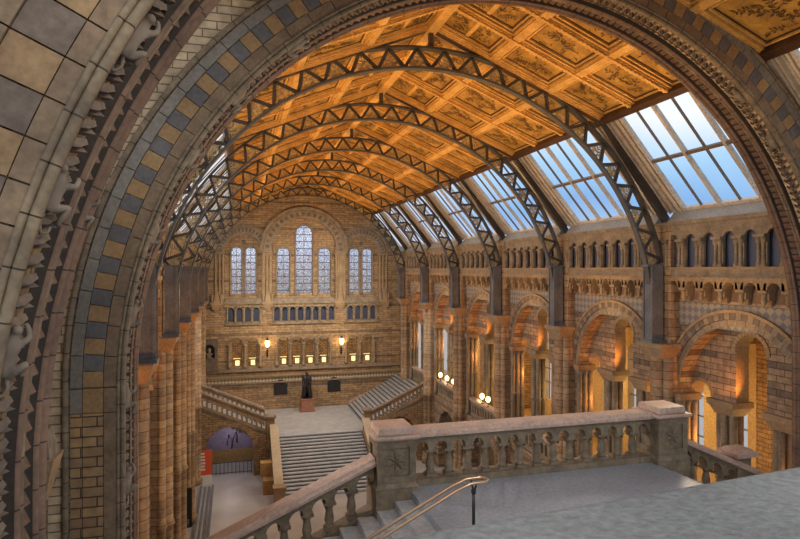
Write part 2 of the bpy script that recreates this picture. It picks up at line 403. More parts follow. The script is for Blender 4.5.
for n, (x, y, lab) in enumerate([(126, 45, 'lichen-yellow terracotta monkey climbing the nearest arch, topmost of three'),
                    (48, 203, 'terracotta monkey with curled tail on the nearest arch, middle of three'),
                    (16, 372, 'pale terracotta monkey low on the nearest arch at the left edge')]):
    place_monkey(5.1, 1.2, atA, s_of(x, y, 5.05), lab, (monkey_me, monkey_me2)[n % 2], .72)
place_monkey(6.2, .8, atA, s_of(84, 216, 6.3), 'dark shadowed terracotta monkey on the inner edge of the nearest arch', monkey_me2, .55)
for n, (x, y, lab) in enumerate([(288, 47, 'terracotta monkey on the second arch near its top, beside the gilded ceiling'),
                    (230, 97, 'terracotta monkey on the second arch beside the topmost blue-grey voussoirs'),
                    (183, 160, 'terracotta monkey on the second arch beside the first iron rib'),
                    (146, 238, 'terracotta monkey on the second arch just above eye level at left'),
                    (128, 322, 'terracotta monkey on the second arch beside the nearest iron post'),
                    (124, 405, 'terracotta monkey on the left leg of the second arch, upper of two'),
                    (127, 490, 'terracotta monkey on the left leg of the second arch, lowest of all'),
                    (741, 103, 'terracotta monkey on the right side of the second arch above the skylight corner'),
                    (772, 148, 'pale terracotta monkey on the right side of the second arch at the frame edge')]):
    place_monkey(11.0, 1.15, atB, s_of(x, y, 11.0), lab, (monkey_me, monkey_me2)[n % 2], .85, flip=x > 600)

# ------------------------------------------------------------------ side walls of the stair bay
for nm, F in (('wall_left', FL), ('wall_right', FR)):
    mb = MB(M['brick'], M['tan'])
    arcade(mb, F, 6.6, 11.05, 0, 16.6, [(8.8, 1.2, 13.6, 11.6)], 0, .8, 0)
    mb.box(6.6, 11.05, -.12, .1, 11.35, 11.55, 1, F); mb.box(6.6, 11.05, -.1, .1, 16.3, 16.6, 1, F)
    struct(mb.build(nm))
t = thing('pinnacle', 'small grey stone pinnacle between the two big arches at the left edge', 'ornament', (-2.75, 9.6, 12.2))
mb = MB(M['monkey']); mb.taper(-2.75, 9.6, 12.2, 12.6, .22, .22, .16, .16); mb.lathe(-2.75, 9.6, [(12.6, .12), (13.3, .12), (13.35, .17), (13.45, .17)], 8); mb.lathe(-2.75, 9.6, [(13.45, .15), (13.6, .17), (13.75, .1), (13.9, .12), (14.1, .02)], 8)
mb.build('shaft', t)
mb = MB(M['tan']); mb.taper(-2.75, 9.6, 11.55, 12.2, .12, .12, .28, .28); mb.build('bracket', t)

# ------------------------------------------------------------------ nave side walls
ORD = ['nearest', 'second', 'third', 'fourth', 'fifth', 'sixth', 'farthest']
bays = [(12.3, 16.95, 14.5)] + [(PY[k]+.45, PY[k+1]-.45, (PY[k]+PY[k+1])/2) for k in range(1, 6)]
# colonnette (twin) mesh for the clerestory arcade
cb = MB(M['wallstone'])
for du in (-.085, .085):
    cb.lathe(0, du, [(0, .085), (.08, .085), (.12, .055), (.66, .05), (.7, .08), (.85, .095)], 8)
cb.box(-.11, .11, -.19, .19, .85, .93)
colonnette_me = cb.build('colonnette'); cm = colonnette_me.data; bpy.data.objects.remove(colonnette_me); colonnette_me = cm
# clustered column between small arch and lancet
def cluster(F, c, side_txt, wall_txt, d, orange=False):
    x, y, _ = F(c, d, 0)
    t = thing('clustered_column', f'cluster of slim stone shafts {side_txt} on the {wall_txt}', 'column', (x, y, 5.45), 'clustered columns in the wall arches')
    mb = MB(M['wallstone'], M['tan'])
    for du, dd in ((-.27, -.12), (0, -.22), (.27, -.12), (-.2, .2), (.2, .2)):
        xx, yy, _ = F(c+du, d+dd, 0)
        mb.lathe(xx, yy, [(5.85, .16), (5.95, .125), (8.0, .122), (8.05, .16), (8.15, .16), (8.2, .122), (10.2, .118)], 9)
    mb.build('shafts', t)
    mb = MB(M['tan']); mb.box(x-.34, x+.34, y-.44, y+.44, 5.45, 5.85); mb.build('base', t)
    mb = MB(M['tan']); mb.taper(x, y, 10.2, 10.48, .27, .36, .38, .5); mb.box(x-.42, x+.42, y-.54, y+.54, 10.48, 10.66); mb.build('capital', t)
def half_shaft(F, u, mirror_side, txt):
    x, y, _ = F(u, .26, 0)
    t = thing('jamb_shafts', txt, 'column', (x, y, 5.45), 'jamb shafts of the wall arches')
    mb = MB(M['wallstone'])
    for dd in (-.05, .22, .49):
        xx, yy, _ = F(u, dd, 0); mb.lathe(xx, yy, [(5.45, .17), (5.8, .16), (5.9, .12), (8.0, .118), (8.05, .15), (8.15, .15), (8.2, .118), (10.2, .115), (10.45, .17)], 8)
    mb.build('shafts', t)
    mb = MB(M['tan']); x0, x1 = sorted((F(0, -.2, 0)[0], F(0, .66, 0)[0])); mb.box(x0, x1, y-.2, y+.2, 10.45, 10.66); mb.build('capital', t)
for side, F, nm in (('right', FR, 'wall_right'), ('left', FL, 'wall_left')):
    mb = MB(M['brick_side'], M['tan'])
    ops = []
    for a, b, c in bays:
        ops += [(c, 2.45, 10.7, 5.4), (c, 1.9, 2.7, 0)]
    ops += [(51.3, .9, 10.7, 5.4)]
    arcade(mb, F, 12.2, YF, 0, 13.9, ops, 0, .5, 0, 14)
    W = struct(mb.build(nm))
    # recessed tympana
    for k, (a, b, c) in enumerate(bays):
        mb = MB(M['brick_side'], M['tan'])
        arcade(mb, F, c-2.5, c+2.5, 10.66, 13.3, [(c-2.0, .45, 10.68, 10.6), (c+2.0, .45, 10.68, 10.6), (c, .56, 12.3, 10.6)], .5, 1.0, 0, 10, 1)
        ring(mb, F, c, 12.3, .57, .70, .46, .52, 15, lambda i: 1)
        for q in (-2, 2): ring(mb, F, c+q, 10.68, .45, .56, .46, .52, 9, lambda i: 1)
        mb.build('tympanum', W)
        mb = MB(M['wallstone'], M['tan'], M['greybrown'])
        ring(mb, F, c, 10.7, 2.46, 2.66, -.06, .06, 24, lambda i: 0)
        ring(mb, F, c, 10.7, 2.67, 2.88, -.10, .06, 40, lambda i: 2 if i % 2 else 0)
        ring(mb, F, c, 10.7, 2.88, 2.97, -.13, .06, 30, lambda i: 1, .0)
        for q in (-1, 1): mb.box(c+q*2.72-.28, c+q*2.72+.28, -.12, .05, 10.5, 10.7, 1, F)
        mb.build('arch_moulding', W)
        # gallery parapet on first floor
        mb = MB(M['wallstone'], M['pinkstone'])
        nn = 12; p = 4.84/nn
        arcade(mb, F, c-2.42, c+2.42, 5.4, 6.4, [(c-2.42+p*(i+.5), p*.3, 6.1, 5.65) for i in range(nn)], .06, .26, 0, 6)
        mb.box(c-2.44, c+2.44, -.02, .36, 6.4, 6.55, 1, F); mb.build('parapet', W)
        wt = 'right-hand wall' if side == 'right' else 'left-hand wall'
        if side == 'right':
            cluster(F, c+1.06, f'left of the tall lancet in the {ORD[k]} big arch', wt, .75)
            cluster(F, c-1.06, f'right of the tall lancet in the {ORD[k]} big arch', wt, .75)
            half_shaft(F, c+2.36, 1, f'slim jamb shafts at the left edge of the {ORD[k]} big arch, right-hand wall')
        else:
            cluster(F, c+1.06, f'beyond the lancet in the {ORD[k]} big arch', wt, .75)
            cluster(F, c-1.06, f'before the lancet in the {ORD[k]} big arch', wt, .75)
    # frieze, corbel table, clerestory
    mb = MB(M['diam'])
    mb.box(12.25, YF, -.02, .05, 13.02, 13.8, 0, F); mb.build('diamond_frieze', W)
    mb = MB(M['tan'], M['brown'])
    for k, (a, b, c) in enumerate(bays):
        for i in range(8):
            u = c-.39+(i-3)*.78
            if u < 12.3: continue
            mb.box(u-.10, u+.10, -.12, 0, 13.85, 14.05, 0, F); mb.box(u-.13, u+.13, -.24, 0, 14.02, 14.25, 0, F); mb.box(u-.15, u+.15, -.36, 0, 14.22, 14.56, 0, F)
            mb.lathe(F(u, -.27, 0)[0], u, [(13.86, .03), (13.98, .09), (14.1, .06), (14.2, .11)], 6)
            if i < 7: ring(mb, F, u+.39, 14.3, .22, .36, -.36, 0, 6, lambda j: 0, 0)
    mb.build('corbel_table', W)
    up = MB(M['tan'], M['wallstone'])
    arcade(up, F, 12.2, YF, 14.56, 16.5, [(c+(i-3)*.78, .215, 15.86, 14.98) for a, b, c in bays for i in range(7)], -.35, -.26, 1, 8)
    up.box(12.2, YF, -.42, 0, 14.52, 14.66, 0, F); up.box(12.2, YF, -.40, 0, 14.9, 14.98, 0, F); up.box(12.2, YF, -.44, .1, 16.4, 16.52, 1, F)
    arc = up.build('clerestory_arcade', W)
    for a, b, c in bays:
        for i in range(8):
            u = c-.39+(i-3)*.78
            x, y, z = F(u, -.37, 14.98)
            inst('colonnette', colonnette_me, arc, (x, y, z))
    mb = MB(M['darkglass'], M['wallstone']); mb.box(12.2, YF, -.18, .5, 14.6, 16.4, 0, F); mb.build('dark_glazing', W)
    mb = MB(M['brown']); mb.box(12.2, YF, .02, .5, 13.8, 14.6, 0, F); mb.build('corbel_backing', W)
    mb = MB(M['lead'])
    for a, b in zip([12.2]+PY[1:], PY[1:]+[YF]):
        mb.hexa([F(a+.3, -.38, 16.5), F(b-.3, -.38, 16.5), F(b-.3, .05, 16.5), F(a+.3, .05, 16.5), F(a+.3, -.36, 16.56), F(b-.3, -.36, 16.56), F(b-.3, -.0, 17.0), F(a+.3, -.0, 17.0)])
    mb.build('flashing', W)
    # outer gallery: floor, back wall with windows, ceiling
    ob = MB(M['yellow'], M['brick'])
    arcade(ob, F, 12.2, YF, 5.4, 13.4, [(c+q, .5, 10.6, 6.4) for a, b, c in bays for q in (-1.2, 1.1)], 5.0, 5.4, 0, 8)
    OW = struct(ob.build(nm))
    gb = MB(M['glass'], M['barwood'])
    for a, b, c in bays:
        for q in (-1.2, 1.1):
            gb.poly([F(c+q-.5, 5.2, 6.4), F(c+q+.5, 5.2, 6.4), F(c+q+.5, 5.2, 11.1), F(c+q-.5, 5.2, 11.1)], 0)
            for zz in (7.5, 8.4, 9.3, 10.2): gb.box(c+q-.5, c+q+.5, 5.15, 5.2, zz-.03, zz+.03, 1, F)
            gb.box(c+q-.03, c+q+.03, 5.15, 5.2, 6.4, 11.7, 1, F)
    gb.build('gallery_window', OW)
    fb = MB(M['oak'], M['tan']); fb.box(12.2, YF, .5, 5.4, 5.1, 5.4, 0, F); fb.build('gallery_floor', OW)
    fb = MB(M['tan']); fb.box(12.2, YF, .5, 5.4, 13.4, 13.6, 0, F); fb.build('gallery_ceiling', OW)
    fb = MB(M['brick']); fb.box(12.2, YF, 3.2, 3.5, 0, 5.1, 0, F)
    for y in PY[1:]: fb.box(y-.3, y+.3, 4.1, 5.0, 5.4, 13.4, 0, F); fb.box(y-.3, y+.3, .5, 5.0, 12.2, 13.4, 0, F)
    fb.build('partition', OW)
# ------------------------------------------------------------------ piers and iron ribs
cap_prof = [(0, .0)]
for k in range(1, 7):
    y = PY[k]
    for side, F in (('right', FR), ('left', FL)):
        x, yy, _ = F(y, -.3, 0)
        t = thing('wall_pier', f'tall shafted stone pier on the {side}-hand wall, {ORD[k-1]} from the front', 'pier', (x, y, 0), 'shafted piers carrying the iron ribs')
        mb = MB(M['pier']); mb.box(y-.44, y+.44, -.3, .1, 0, 12.0, 0, F); mb.box(y-.46, y+.46, -.37, .05, 12.0, 16.5, 0, F); mb.build('core', t)
        for du, dd, r in ((-.33, -.36, .17), (0, -.5, .25), (.33, -.36, .17)):
            sb = MB(M['pier']); xx, y2, _ = F(y+du, dd, 0)
            sb.lathe(xx, y2, [(0, r*1.5), (.4, r*1.5), (.55, r*1.05), (5.2, r), (5.25, r*1.25), (5.4, r*1.25), (5.45, r), (11.9, r*.96)], 10); sb.build('shaft', t)
        cb = MB(M['tan']); x0 = F(0, -.46, 0)[0]
        cb.taper(x0, y, 11.85, 12.2, .26, .46, .42, .62); cb.box(x0-.46, x0+.46, y-.66, y+.66, 12.2, 12.36); cb.build('capital', t)
g = MB(M['gilt'])
def leaf2(o, dvec, L, w):
    dvec = Vector(dvec).normalized(); nn = Vector((-dvec.z, 0, dvec.x)); o = Vector(o); Y = Vector((0, .015, 0))
    q = [o, o+dvec*L*.45+nn*w, o+dvec*L, o+dvec*L*.45-nn*w]
    g.hexa([v-Y for v in q]+[v+Y for v in q])
leaf2((0, 0, 0), (0, 0, 1), .56, .022)
for h, L, w in ((.05, .26, .05), (.17, .21, .045), (.29, .15, .035), (.40, .09, .025)):
    for sg in (1, -1):
        leaf2((0, 0, h), (sg, 0, .75), L, w); leaf2((sg*L*.62, 0, h+L*.46), (sg*.1, 0, 1), L*.45, w*.7); leaf2((sg*L*.7, 0, h+L*.5), (sg*.9, 0, -.35), L*.4, w*.6)
for sg in (1, -1):
    leaf2((0, 0, .03), (sg, 0, .08), .31, .035)
    for k in range(5):
        a = PI*k/4; leaf2((sg*(.2+.06*math.cos(a)), 0, .09+.05*math.sin(a)), (-math.sin(a), 0, math.cos(a)), .06, .02)
so = g.build('leaf_sprig'); sprig_me = so.data; bpy.data.objects.remove(so)
def rib(y, idx):
    t = thing('iron_arch_rib', f'riveted blue-grey iron lattice rib spanning the hall, {ORD[idx]} of six from the front', 'arch', (AX, y, 13.0), 'iron lattice ribs under the roof')
    ri, ro, C = 8.1, 8.8, (AX, 13.0)
    def P(a, r, dy): return (C[0]+r*math.cos(a), y+dy, C[1]+r*math.sin(a))
    A0 = math.radians(8)
    def chord(r0, r1, w, name, mat, a0, a1, n=64):
        m = MB(mat)
        for i in range(n):
            a = a0+(a1-a0)*i/n; b = a0+(a1-a0)*(i+1)/n
            m.hexa([P(a, r0, -w), P(a, r0, w), P(b, r0, w), P(b, r0, -w), P(a, r1, -w), P(a, r1, w), P(b, r1, w), P(b, r1, -w)])
        return m.build(name, t)
    chord(ri, ri+.07, .11, 'lower_flange', M['ironmid'], math.radians(5), PI-math.radians(5))
    chord(ro-.07, ro, .13, 'upper_flange', M['irondark'], math.radians(14), PI-math.radians(14))
    # zigzag lattice
    m = MB(M['irondark'])
    n = 26; a0, a1 = math.radians(12), PI-math.radians(12); st = (a1-a0)/n
    def bar(a, ra, b, rb, w=.055, d=.05):
        p, q = Vector(P(a, ra, 0)), Vector(P(b, rb, 0)); dr = (q-p).normalized(); s = Vector((-dr.z, 0, dr.x))*w*.5; Y = Vector((0, d, 0))
        m.hexa([p-s-Y, p+s-Y, p+s+Y, p-s+Y, q-s-Y, q+s-Y, q+s+Y, q-s+Y])
    for i in range(n):
        a = a0+st*i; c = a+st/2
        bar(a, ri+.05, c, ro-.05, .10); bar(c, ro-.05, a+st, ri+.05, .10)
        q = P(c, ri+.05, 0)
        inst('leaf_sprig', sprig_me, t, (q[0]-AX, 0, q[2]-13.0), (0, PI/2-c, 0))
    m.build('lattice', t)
    for sg in (1, -1):
        m = MB(M['iron'])
        X = lambda v: AX+sg*v
        m.box(min(X(7.98), X(8.42)), max(X(7.98), X(8.42)), y-.2, y+.2, 12.36, 15.0)
        for dy in (-.24, .2): m.box(min(X(7.94), X(8.04)), max(X(7.94), X(8.04)), y+dy, y+dy+.04, 12.36, 15.0)
        m.box(min(X(7.9), X(8.5)), max(X(7.9), X(8.5)), y-.3, y+.3, 12.36, 12.46)
        ip = m.build('iron_post', t)
        m = MB(M['iron']); m.box(min(X(7.8), X(8.75)), max(X(7.8), X(8.75)), y-.22, y+.22, 15.0, 15.07); m.build('bracket_plate', ip, origin=None if False else (AX, y, 13.0))
    m = MB(M['irondark']); m.box(AX-.07, AX+.07, y-.07, y+.07, 21.78, 22.45); m.build('king_post', t)
for k in range(1, 7): rib(PY[k], k-1)

# ------------------------------------------------------------------ ceiling and skylights
def slope_frame(sg):
    e = Vector((sg*6.18, 0, -2.53)); L = e.length; e.normalize(); nrm = Vector((-e.z*sg, 0, e.x*sg)); nrm = Vector((sg*abs(e.z), 0, abs(e.x)))
    def S(u, v, h):            # u down the slope, v along the hall, h below the surface
        p = Vector((AX, 0, 22.55))+e*u-nrm*h
        return (p.x, v, p.z)
    return S, L
def foliage(mb, S, u0, u1, v0, v1, rnd, m):
    du, dv = u1-u0, v1-v0
    def leaf(u, v, a, L, w):
        c, s = math.cos(a), math.sin(a)
        q = [(u, v), (u+L*.5*c-w*s, v+L*.5*s+w*c), (u+L*c, v+L*s), (u+L*.5*c+w*s, v+L*.5*s-w*c)]
        q = [(min(max(x, u0), u1), min(max(y, v0), v1)) for x, y in q]
        mb.poly([S(x, y, .012) for x, y in q], m)
    u, v, a = u1-.05, v0+dv*(.4+.2*rnd.random()), PI+rnd.uniform(-.3, .3)
    stems = [(u, v, a, du*.95)]
    for k in range(6): stems.append((u1-du*(.05+.14*k), v+rnd.uniform(-.1, .1), PI+(1 if k % 2 else -1)*rnd.uniform(.6, 1.25), dv*.55))
    for (u, v, a, L) in stems:
        n = int(L/.09)
        for i in range(n):
            a += rnd.uniform(-.18, .18)
            if u0 < u < u1 and v0 < v < v1: leaf(u, v, a, .11, .01)
            u += .09*math.cos(a); v += .09*math.sin(a)
            for sg in (1, -1):
                if rnd.random() < .6 and u0 < u < u1 and v0 < v < v1: leaf(u, v, a+sg*rnd.uniform(.7, 1.3), rnd.uniform(.10, .19), rnd.uniform(.02, .035))
def ceiling_slope(sg, y0, y1, nc, seed):
    S, L = slope_frame(sg); rnd = random.Random(seed)
    B = lambda mb, u0, u1, v0, v1, h0, h1, m: mb.box(u0, u1, v0, v1, h0, h1, m, lambda a, b, c: S(a, b, c))
    mb = MB(M['wooddark'], M['wood'])
    B(mb, 0, L, y0, y1, -.15, -.05, 0)
    cw = (y1-y0)/nc; rw = L/3
    for i in range(nc+1):
        v = y0+cw*i; B(mb, 0, L, v-.10, v+.10, -.05, .14, 1); B(mb, 0, L, v-.05, v+.05, .14, .2, 1)
        if i not in (0, nc):                       # little dentils along the beams
            q = .1
            while q < L: B(mb, q, q+.05, v-.085, v+.085, .14, .205, 1); q += .15
    for j in range(4):
        u = rw*j; B(mb, max(0, u-.11), min(L, u+.11), y0, y1, -.05, .17, 1)
    B(mb, L-.2, L+.06, y0, y1, -.1, .22, 0)
    c = struct(mb.build('ceiling'), '%s roof slope of coffered gilded painted panels' % ('right-hand' if sg > 0 else 'left-hand'))
    for i in range(nc):
        for j in range(3):
            v0, v1 = y0+cw*i+.10, y0+cw*(i+1)-.10; u0, u1 = rw*j+.11, rw*(j+1)-.11
            p = MB(M['wood'], M['wooddark'], M['field'], M['leaf'])
            w = .0
            for (a, b, h, mt) in ((0, .07, .10, 0), (.07, .12, .02, 1), (.12, .17, .06, 0), (.17, .22, .012, 1)):
                B(p, u0+a, u0+b, v0+a, v1-a, -.05, h, mt); B(p, u1-b, u1-a, v0+a, v1-a, -.05, h, mt)
                B(p, u0+b, u1-b, v0+a, v0+b, -.05, h, mt); B(p, u0+b, u1-b, v1-b, v1-a, -.05, h, mt)
            B(p, u0+.22, u1-.22, v0+.22, v1-.22, -.05, .0, 2)
            if j == 0:
                um, vm = (u0+u1)/2, (v0+v1)/2
                B(p, um-.06, um+.06, v0+.22, v1-.22, 0, .03, 0)
                foliage(p, S, u0+.25, um-.1, v0+.25, v1-.25, rnd, 3); foliage(p, S, um+.1, u1-.25, v0+.25, v1-.25, rnd, 3)
            else:
                foliage(p, S, u0+.25, u1-.25, v0+.25, v1-.25, rnd, 3)
            p.build('painted_panel', c)
NW = [0]
def skylight(sg, y0, y1, n):
    NW[0] += 1
    p0 = Vector((AX+sg*6.18, 0, 20.02)); p1 = Vector((AX+sg*8.86, 0, 16.9))
    e = (p1-p0); L = e.length; e.normalize(); nrm = Vector((sg*abs(e.z), 0, abs(e.x)))
    def S(u, v, h):
        p = p0+e*u-nrm*h; return (p.x, v, p.z)
    c = (y0+y1)/2 if y0 < 12.2 or y0 > 12.5 else 14.3; hw = min(2.33 if sg > 0 else 2.75, (y1-y0)/2-.25); g0, g1 = c-hw, c+hw
    mb = MB(M['whitewood'], M['barwood'])
    B = lambda u0, u1, v0, v1, h0, h1, m: mb.box(u0, u1, v0, v1, h0, h1, m, S)
    for (a, b) in ((y0, g0), (g1, y1)):
        B(0, L, a, b, -.1, .0, 0)
        w = b-a
        for q, h in ((.18, .09), (.34, .05), (.5, .11), (.68, .06), (.86, .1)): B(0, L, a+w*q-.035, a+w*q+.035, 0, h if sg > 0 else .02, 0)
    B(0, .12, g0, g1, -.08, .06, 0); B(L-.14, L, g0, g1, -.08, .06, 0)
    nl = 6 if hw > 1.5 else 2
    for i in range(nl+1):
        v = g0+(g1-g0)*i/nl
        if i % 2 == 0: B(0, L, v-.05, v+.05, -.06, .08 if sg > 0 else .0, 0)
        else: B(0, L, v-.02, v+.02, -.05, .03 if sg > 0 else .0, 1)
    B(L*.49-.05, L*.49+.05, g0, g1, -.05, .07, 1)
    w = struct(mb.build('window_%d' % NW[0]), 'sloping skylight of the %s roof side' % ('right-hand' if sg > 0 else 'left-hand'))
    gm = MB(M['glass']); gm.poly([S(0, g0, -.02), S(L, g0, -.02), S(L, g1, -.02), S(0, g1, -.02)]); gm.build('panes', w)
edges = [PY[0]-6.47]+PY+[YF]
seed = 3
for a, b in zip(edges, edges[1:]):
    for sg in (1, -1):
        seed += 1
        if a < PY[0]-1: a_, b_ = a, 11.2
        elif a < PY[0]+1: a_, b_ = 12.3, b
        else: a_, b_ = a, b
        nc = 3 if b_-a_ > 3.5 else 1
        ceiling_slope(sg, a_+.14, b_-.14, nc, seed)
        skylight(sg, a_ if a_ > 5 else 5, b_, nc)
# rafters at the pier lines + ridge beam
n = 0
for y in PY[1:]+[YF-.1]:
    mb = MB(M['wooddark'], M['irondark'])
    for sg in (1, -1):
        S, L = slope_frame(sg)
        mb.box(0, L, y-.15, y+.15, -.1, .2, 0, S)
        p0 = Vector((AX+sg*6.18, 0, 20.02)); p1 = Vector((AX+sg*8.75, 0, 16.6)); e = (p1-p0); L2 = e.length; e.normalize(); nrm = Vector((sg*abs(e.z), 0, abs(e.x)))
        def S2(u, v, h): p = p0+e*u-nrm*h; return (p.x, v, p.z)
        mb.box(-.1, L2+.1, y-.10, y+.10, -.1, .16 if sg > 0 else .05, 1, S2)
    n += 1; struct(mb.build('trim_%d' % n), 'dark roof rafter pair')
mb = MB(M['wood']); mb.box(AX-.16, AX+.16, 5, 11, 22.25, 22.5); mb.box(AX-.16, AX+.16, 12.3, YF, 22.25, 22.5); n += 1; struct(mb.build('trim_%d' % n), 'ridge beam')

# ------------------------------------------------------------------ far end wall
F = FX(YF); FC = 5.9
lc, cc, rc = .72, 5.93, 11.08
mb = MB(M['brick_far'], M['wallstone'])
low = [.15, 1.45, 4.1, 5.25, 6.42, 7.62, 10.3, 11.6]
smallg = [lc-1.05+.7*i for i in range(4)] + [cc-2.38+.68*i for i in range(8)] + [rc-1.05+.7*i for i in range(4)]
ops = [(lc, 1.6, 16.35, 12.4), (cc, 2.88, 16.55, 12.4), (rc, 1.6, 16.35, 12.4)]
ops += [(u, .24, 11.4, 10.4) for u in smallg] + [(u, .42, 8.45, 6.5) for u in low]
arcade(mb, F, -3.1, 14.9, 0, roof_z, ops, 0, .35, 0, 16, 1, extra=REXT)
WF = struct(mb.build('wall_far'))
mb = MB(M['wallstone'], M['brick_far'])
lan = [(.2, .455, 16.45, 12.75), (1.38, .455, 16.45, 12.75), (lc, .001, 0, 0)]
arcade(mb, F, lc-1.65, lc+1.65, 12.3, 18.0, [(lc-.6, .44, 16.45, 12.8), (lc+.6, .44, 16.45, 12.8)], .35, .7, 1, 10, 0)
arcade(mb, F, rc-1.65, rc+1.65, 12.3, 18.0, [(rc-.6, .44, 16.45, 12.8), (rc+.6, .44, 16.45, 12.8)], .35, .7, 1, 10, 0)
arcade(mb, F, cc-2.9, cc+2.9, 12.3, 19.5, [(cc-1.82, .54, 16.35, 12.8), (cc, .73, 18.1, 12.8), (cc+1.82, .54, 16.35, 12.8)], .35, .7, 1, 12, 0)
mb.build('recess_panel', WF)
mb = MB(M['wallstone'], M['tan'], M['greybrown'])
for c, r, sp in ((lc, 1.6, 16.35), (rc, 1.6, 16.35), (cc, 2.88, 16.55)):
    w = .74 if c != cc else .9
    F = FX(YF-(.1 if c == cc else 0))
    ring(mb, F, c, sp, r, r+.2, -.06, .05, 26, lambda i: 0, .0)
    ring(mb, F, c, sp, r+.2, r+.55, -.03, .05, 40, lambda i: 0 if i % 2 else 2)
    ring(mb, F, c, sp, r+.55, r+.62, -.1, .05, 26, lambda i: 1, .0)
    ring(mb, F, c, sp, r+.62, r+w, -.03, .05, 46, lambda i: 0)
    ring(mb, F, c, sp, r+w, r+w+.1, -.14, .05, 30, lambda i: 0, .0)
    for q in (-1, 1):
        mb.box(c+q*(r+.4)-.45, c+q*(r+.4)+.45, -.14, .05, sp-.14, sp, 1, F)
        for off in (.12, .4, .72):
            mb.lathe(c+q*(r+off), YF-.05, [(12.15, .12), (12.5, .12), (12.6, .085), (16.0, .08), (16.2, .13)], 8, 1)
F = FX(YF)
# inner arch heads of lancets
for c, r, sp in ((lc-.6, .44, 16.45), (lc+.6, .44, 16.45), (rc-.6, .44, 16.45), (rc+.6, .44, 16.45), (cc-1.82, .54, 16.35), (cc, .73, 18.1), (cc+1.82, .54, 16.35)):
    ring(mb, F, c, sp, r, r+.14, .28, .36, 14, lambda i: 0)
    for q in (-1, 1): mb.lathe(c+q*(r+.07), YF+.3, [(12.6, .09), (12.8, .06), (sp-.15, .055), (sp, .09)], 7, 0)
mb.build('window_surrounds', WF)
mb = MB(M['wallstone'], M['tan'], M['diamw'])
mb.box(-3.1, 14.9, -.16, .05, 11.95, 12.15, 0, F)
for c0, c1 in ((-.78, 2.22), (3.05, 8.8), (9.55, 12.6)):
    mb.box(c0, c1, -.2, .05, 11.92, 12.2, 0, F); mb.box(c0, c1, -.2, .05, 10.12, 10.3, 0, F); mb.box(c0, c1, -.12, .05, 12.2, 12.4, 0, F)
mb.box(-3.1, 14.9, -.08, .05, 8.72, 8.82, 1, F)
mb.box(-3.1, 14.9, -.2, .05, 6.1, 6.4, 0, F); mb.box(-3.1, 14.9, -.25, .05, 5.6, 5.75, 1, F)
mb.box(-3.1, 14.9, -.04, .05, 5.15, 5.6, 2, F); mb.box(-3.1, 14.9, -.12, .05, 5.02, 5.15, 0, F)
mb.build('string_courses', WF)
mb = MB(M['wallstone'])
for i, u in enumerate(smallg):
    for q in (-.34, .34): mb.lathe(u+q, YF-.06, [(10.3, .1), (10.45, .06), (11.3, .055), (11.45, .11), (11.55, .11)], 7)
    ring(mb, F, u, 11.4, .24, .33, -.12, .02, 8, lambda i: 0, 0)
mb.build('dwarf_gallery', WF)
mb = MB(M['wallstone'], M['tan'])
for u in low:
    ring(mb, F, u, 8.45, .42, .56, -.08, .05, 11, lambda i: 0)
    ring(mb, F, u, 8.45, .56, .66, -.13, .05, 14, lambda i: 1, 0)
for u in [-.5, .8, 2.1, 3.5, 4.68, 5.84, 7.02, 8.22, 9.65, 10.95, 12.25]:
    mb.lathe(u, YF-.1, [(6.4, .16), (6.65, .16), (6.75, .1), (8.2, .095), (8.32, .16), (8.46, .18)], 8)
mb.build('window_arcade', WF)
# corbelled pinnacle feet
mb = MB(M['tan'])
for u in (-1.5, 2.75, 9.1, 13.2):
    mb.hexa([F(u-.12, -.05, 11.2), F(u+.12, -.05, 11.2), F(u+.12, 0, 11.2), F(u-.12, 0, 11.2), F(u-.45, -.3, 11.9), F(u+.45, -.3, 11.9), F(u+.45, 0, 11.9), F(u-.45, 0, 11.9)])
    mb.box(u-.5, u+.5, -.32, 0, 11.9, 12.1, 0, F)
    for q in (-.36, .36): mb.lathe(u+q, YF-.16, [(11.5, .1), (12.1, .1), (12.7, .13), (12.8, .02)], 6)
    mb.taper(u, YF-.12, 12.1, 13.1, .26, .2, .1, .1)
mb.build('pinnacle_corbels', WF)
# stained windows
def light(c, r, sp, b, m, label, d=.5):
    NW[0] += 1
    n = 12; pts = [F(c-r, d, b), F(c+r, d, b)] + [F(c+r*math.cos(PI*k/n), d, sp+r*math.sin(PI*k/n)) for k in range(n+1)]
    fr = MB(M['barwood'])
    ring(fr, F, c, sp, r-.04, r, d-.05, d+.03, 12, lambda i: 0, 0)
    for q in (-1, 1): fr.box(c+q*(r-.02)-.02, c+q*(r-.02)+.02, d-.05, d+.03, b, sp, 0, F)
    fr.box(c-.02, c+.02, d-.04, d+.02, b, sp+r, 0, F)
    w = struct(fr.build('window_%d' % NW[0]), label)
    g = MB(m); g.poly(pts); g.build('leaded_glass', w)
for c, r, sp, lab in ((lc-.6, .44, 16.45, 'left light of the left pair'), (lc+.6, .44, 16.45, 'right light of the left pair'), (cc-1.82, .54, 16.35, 'left light of the centre three'),
                      (cc, .73, 18.1, 'tall middle light of the centre three'), (cc+1.82, .54, 16.35, 'right light of the centre three'), (rc-.6, .44, 16.45, 'left light of the right pair'), (rc+.6, .44, 16.45, 'right light of the right pair')):
    light(c, r, sp, 12.8, M['stained'], 'pale leaded lancet window, '+lab)
for i, u in enumerate(low):
    light(u, .42, 8.45, 6.5, M['litglass'], 'amber leaded window, number %d from the left in the lower row' % (i+1), .25)
mb = MB(M['darkglass']); mb.box(-1, 13, .36, .4, 10.1, 11.75, 0, F); mb.build('dark_backing', WF)
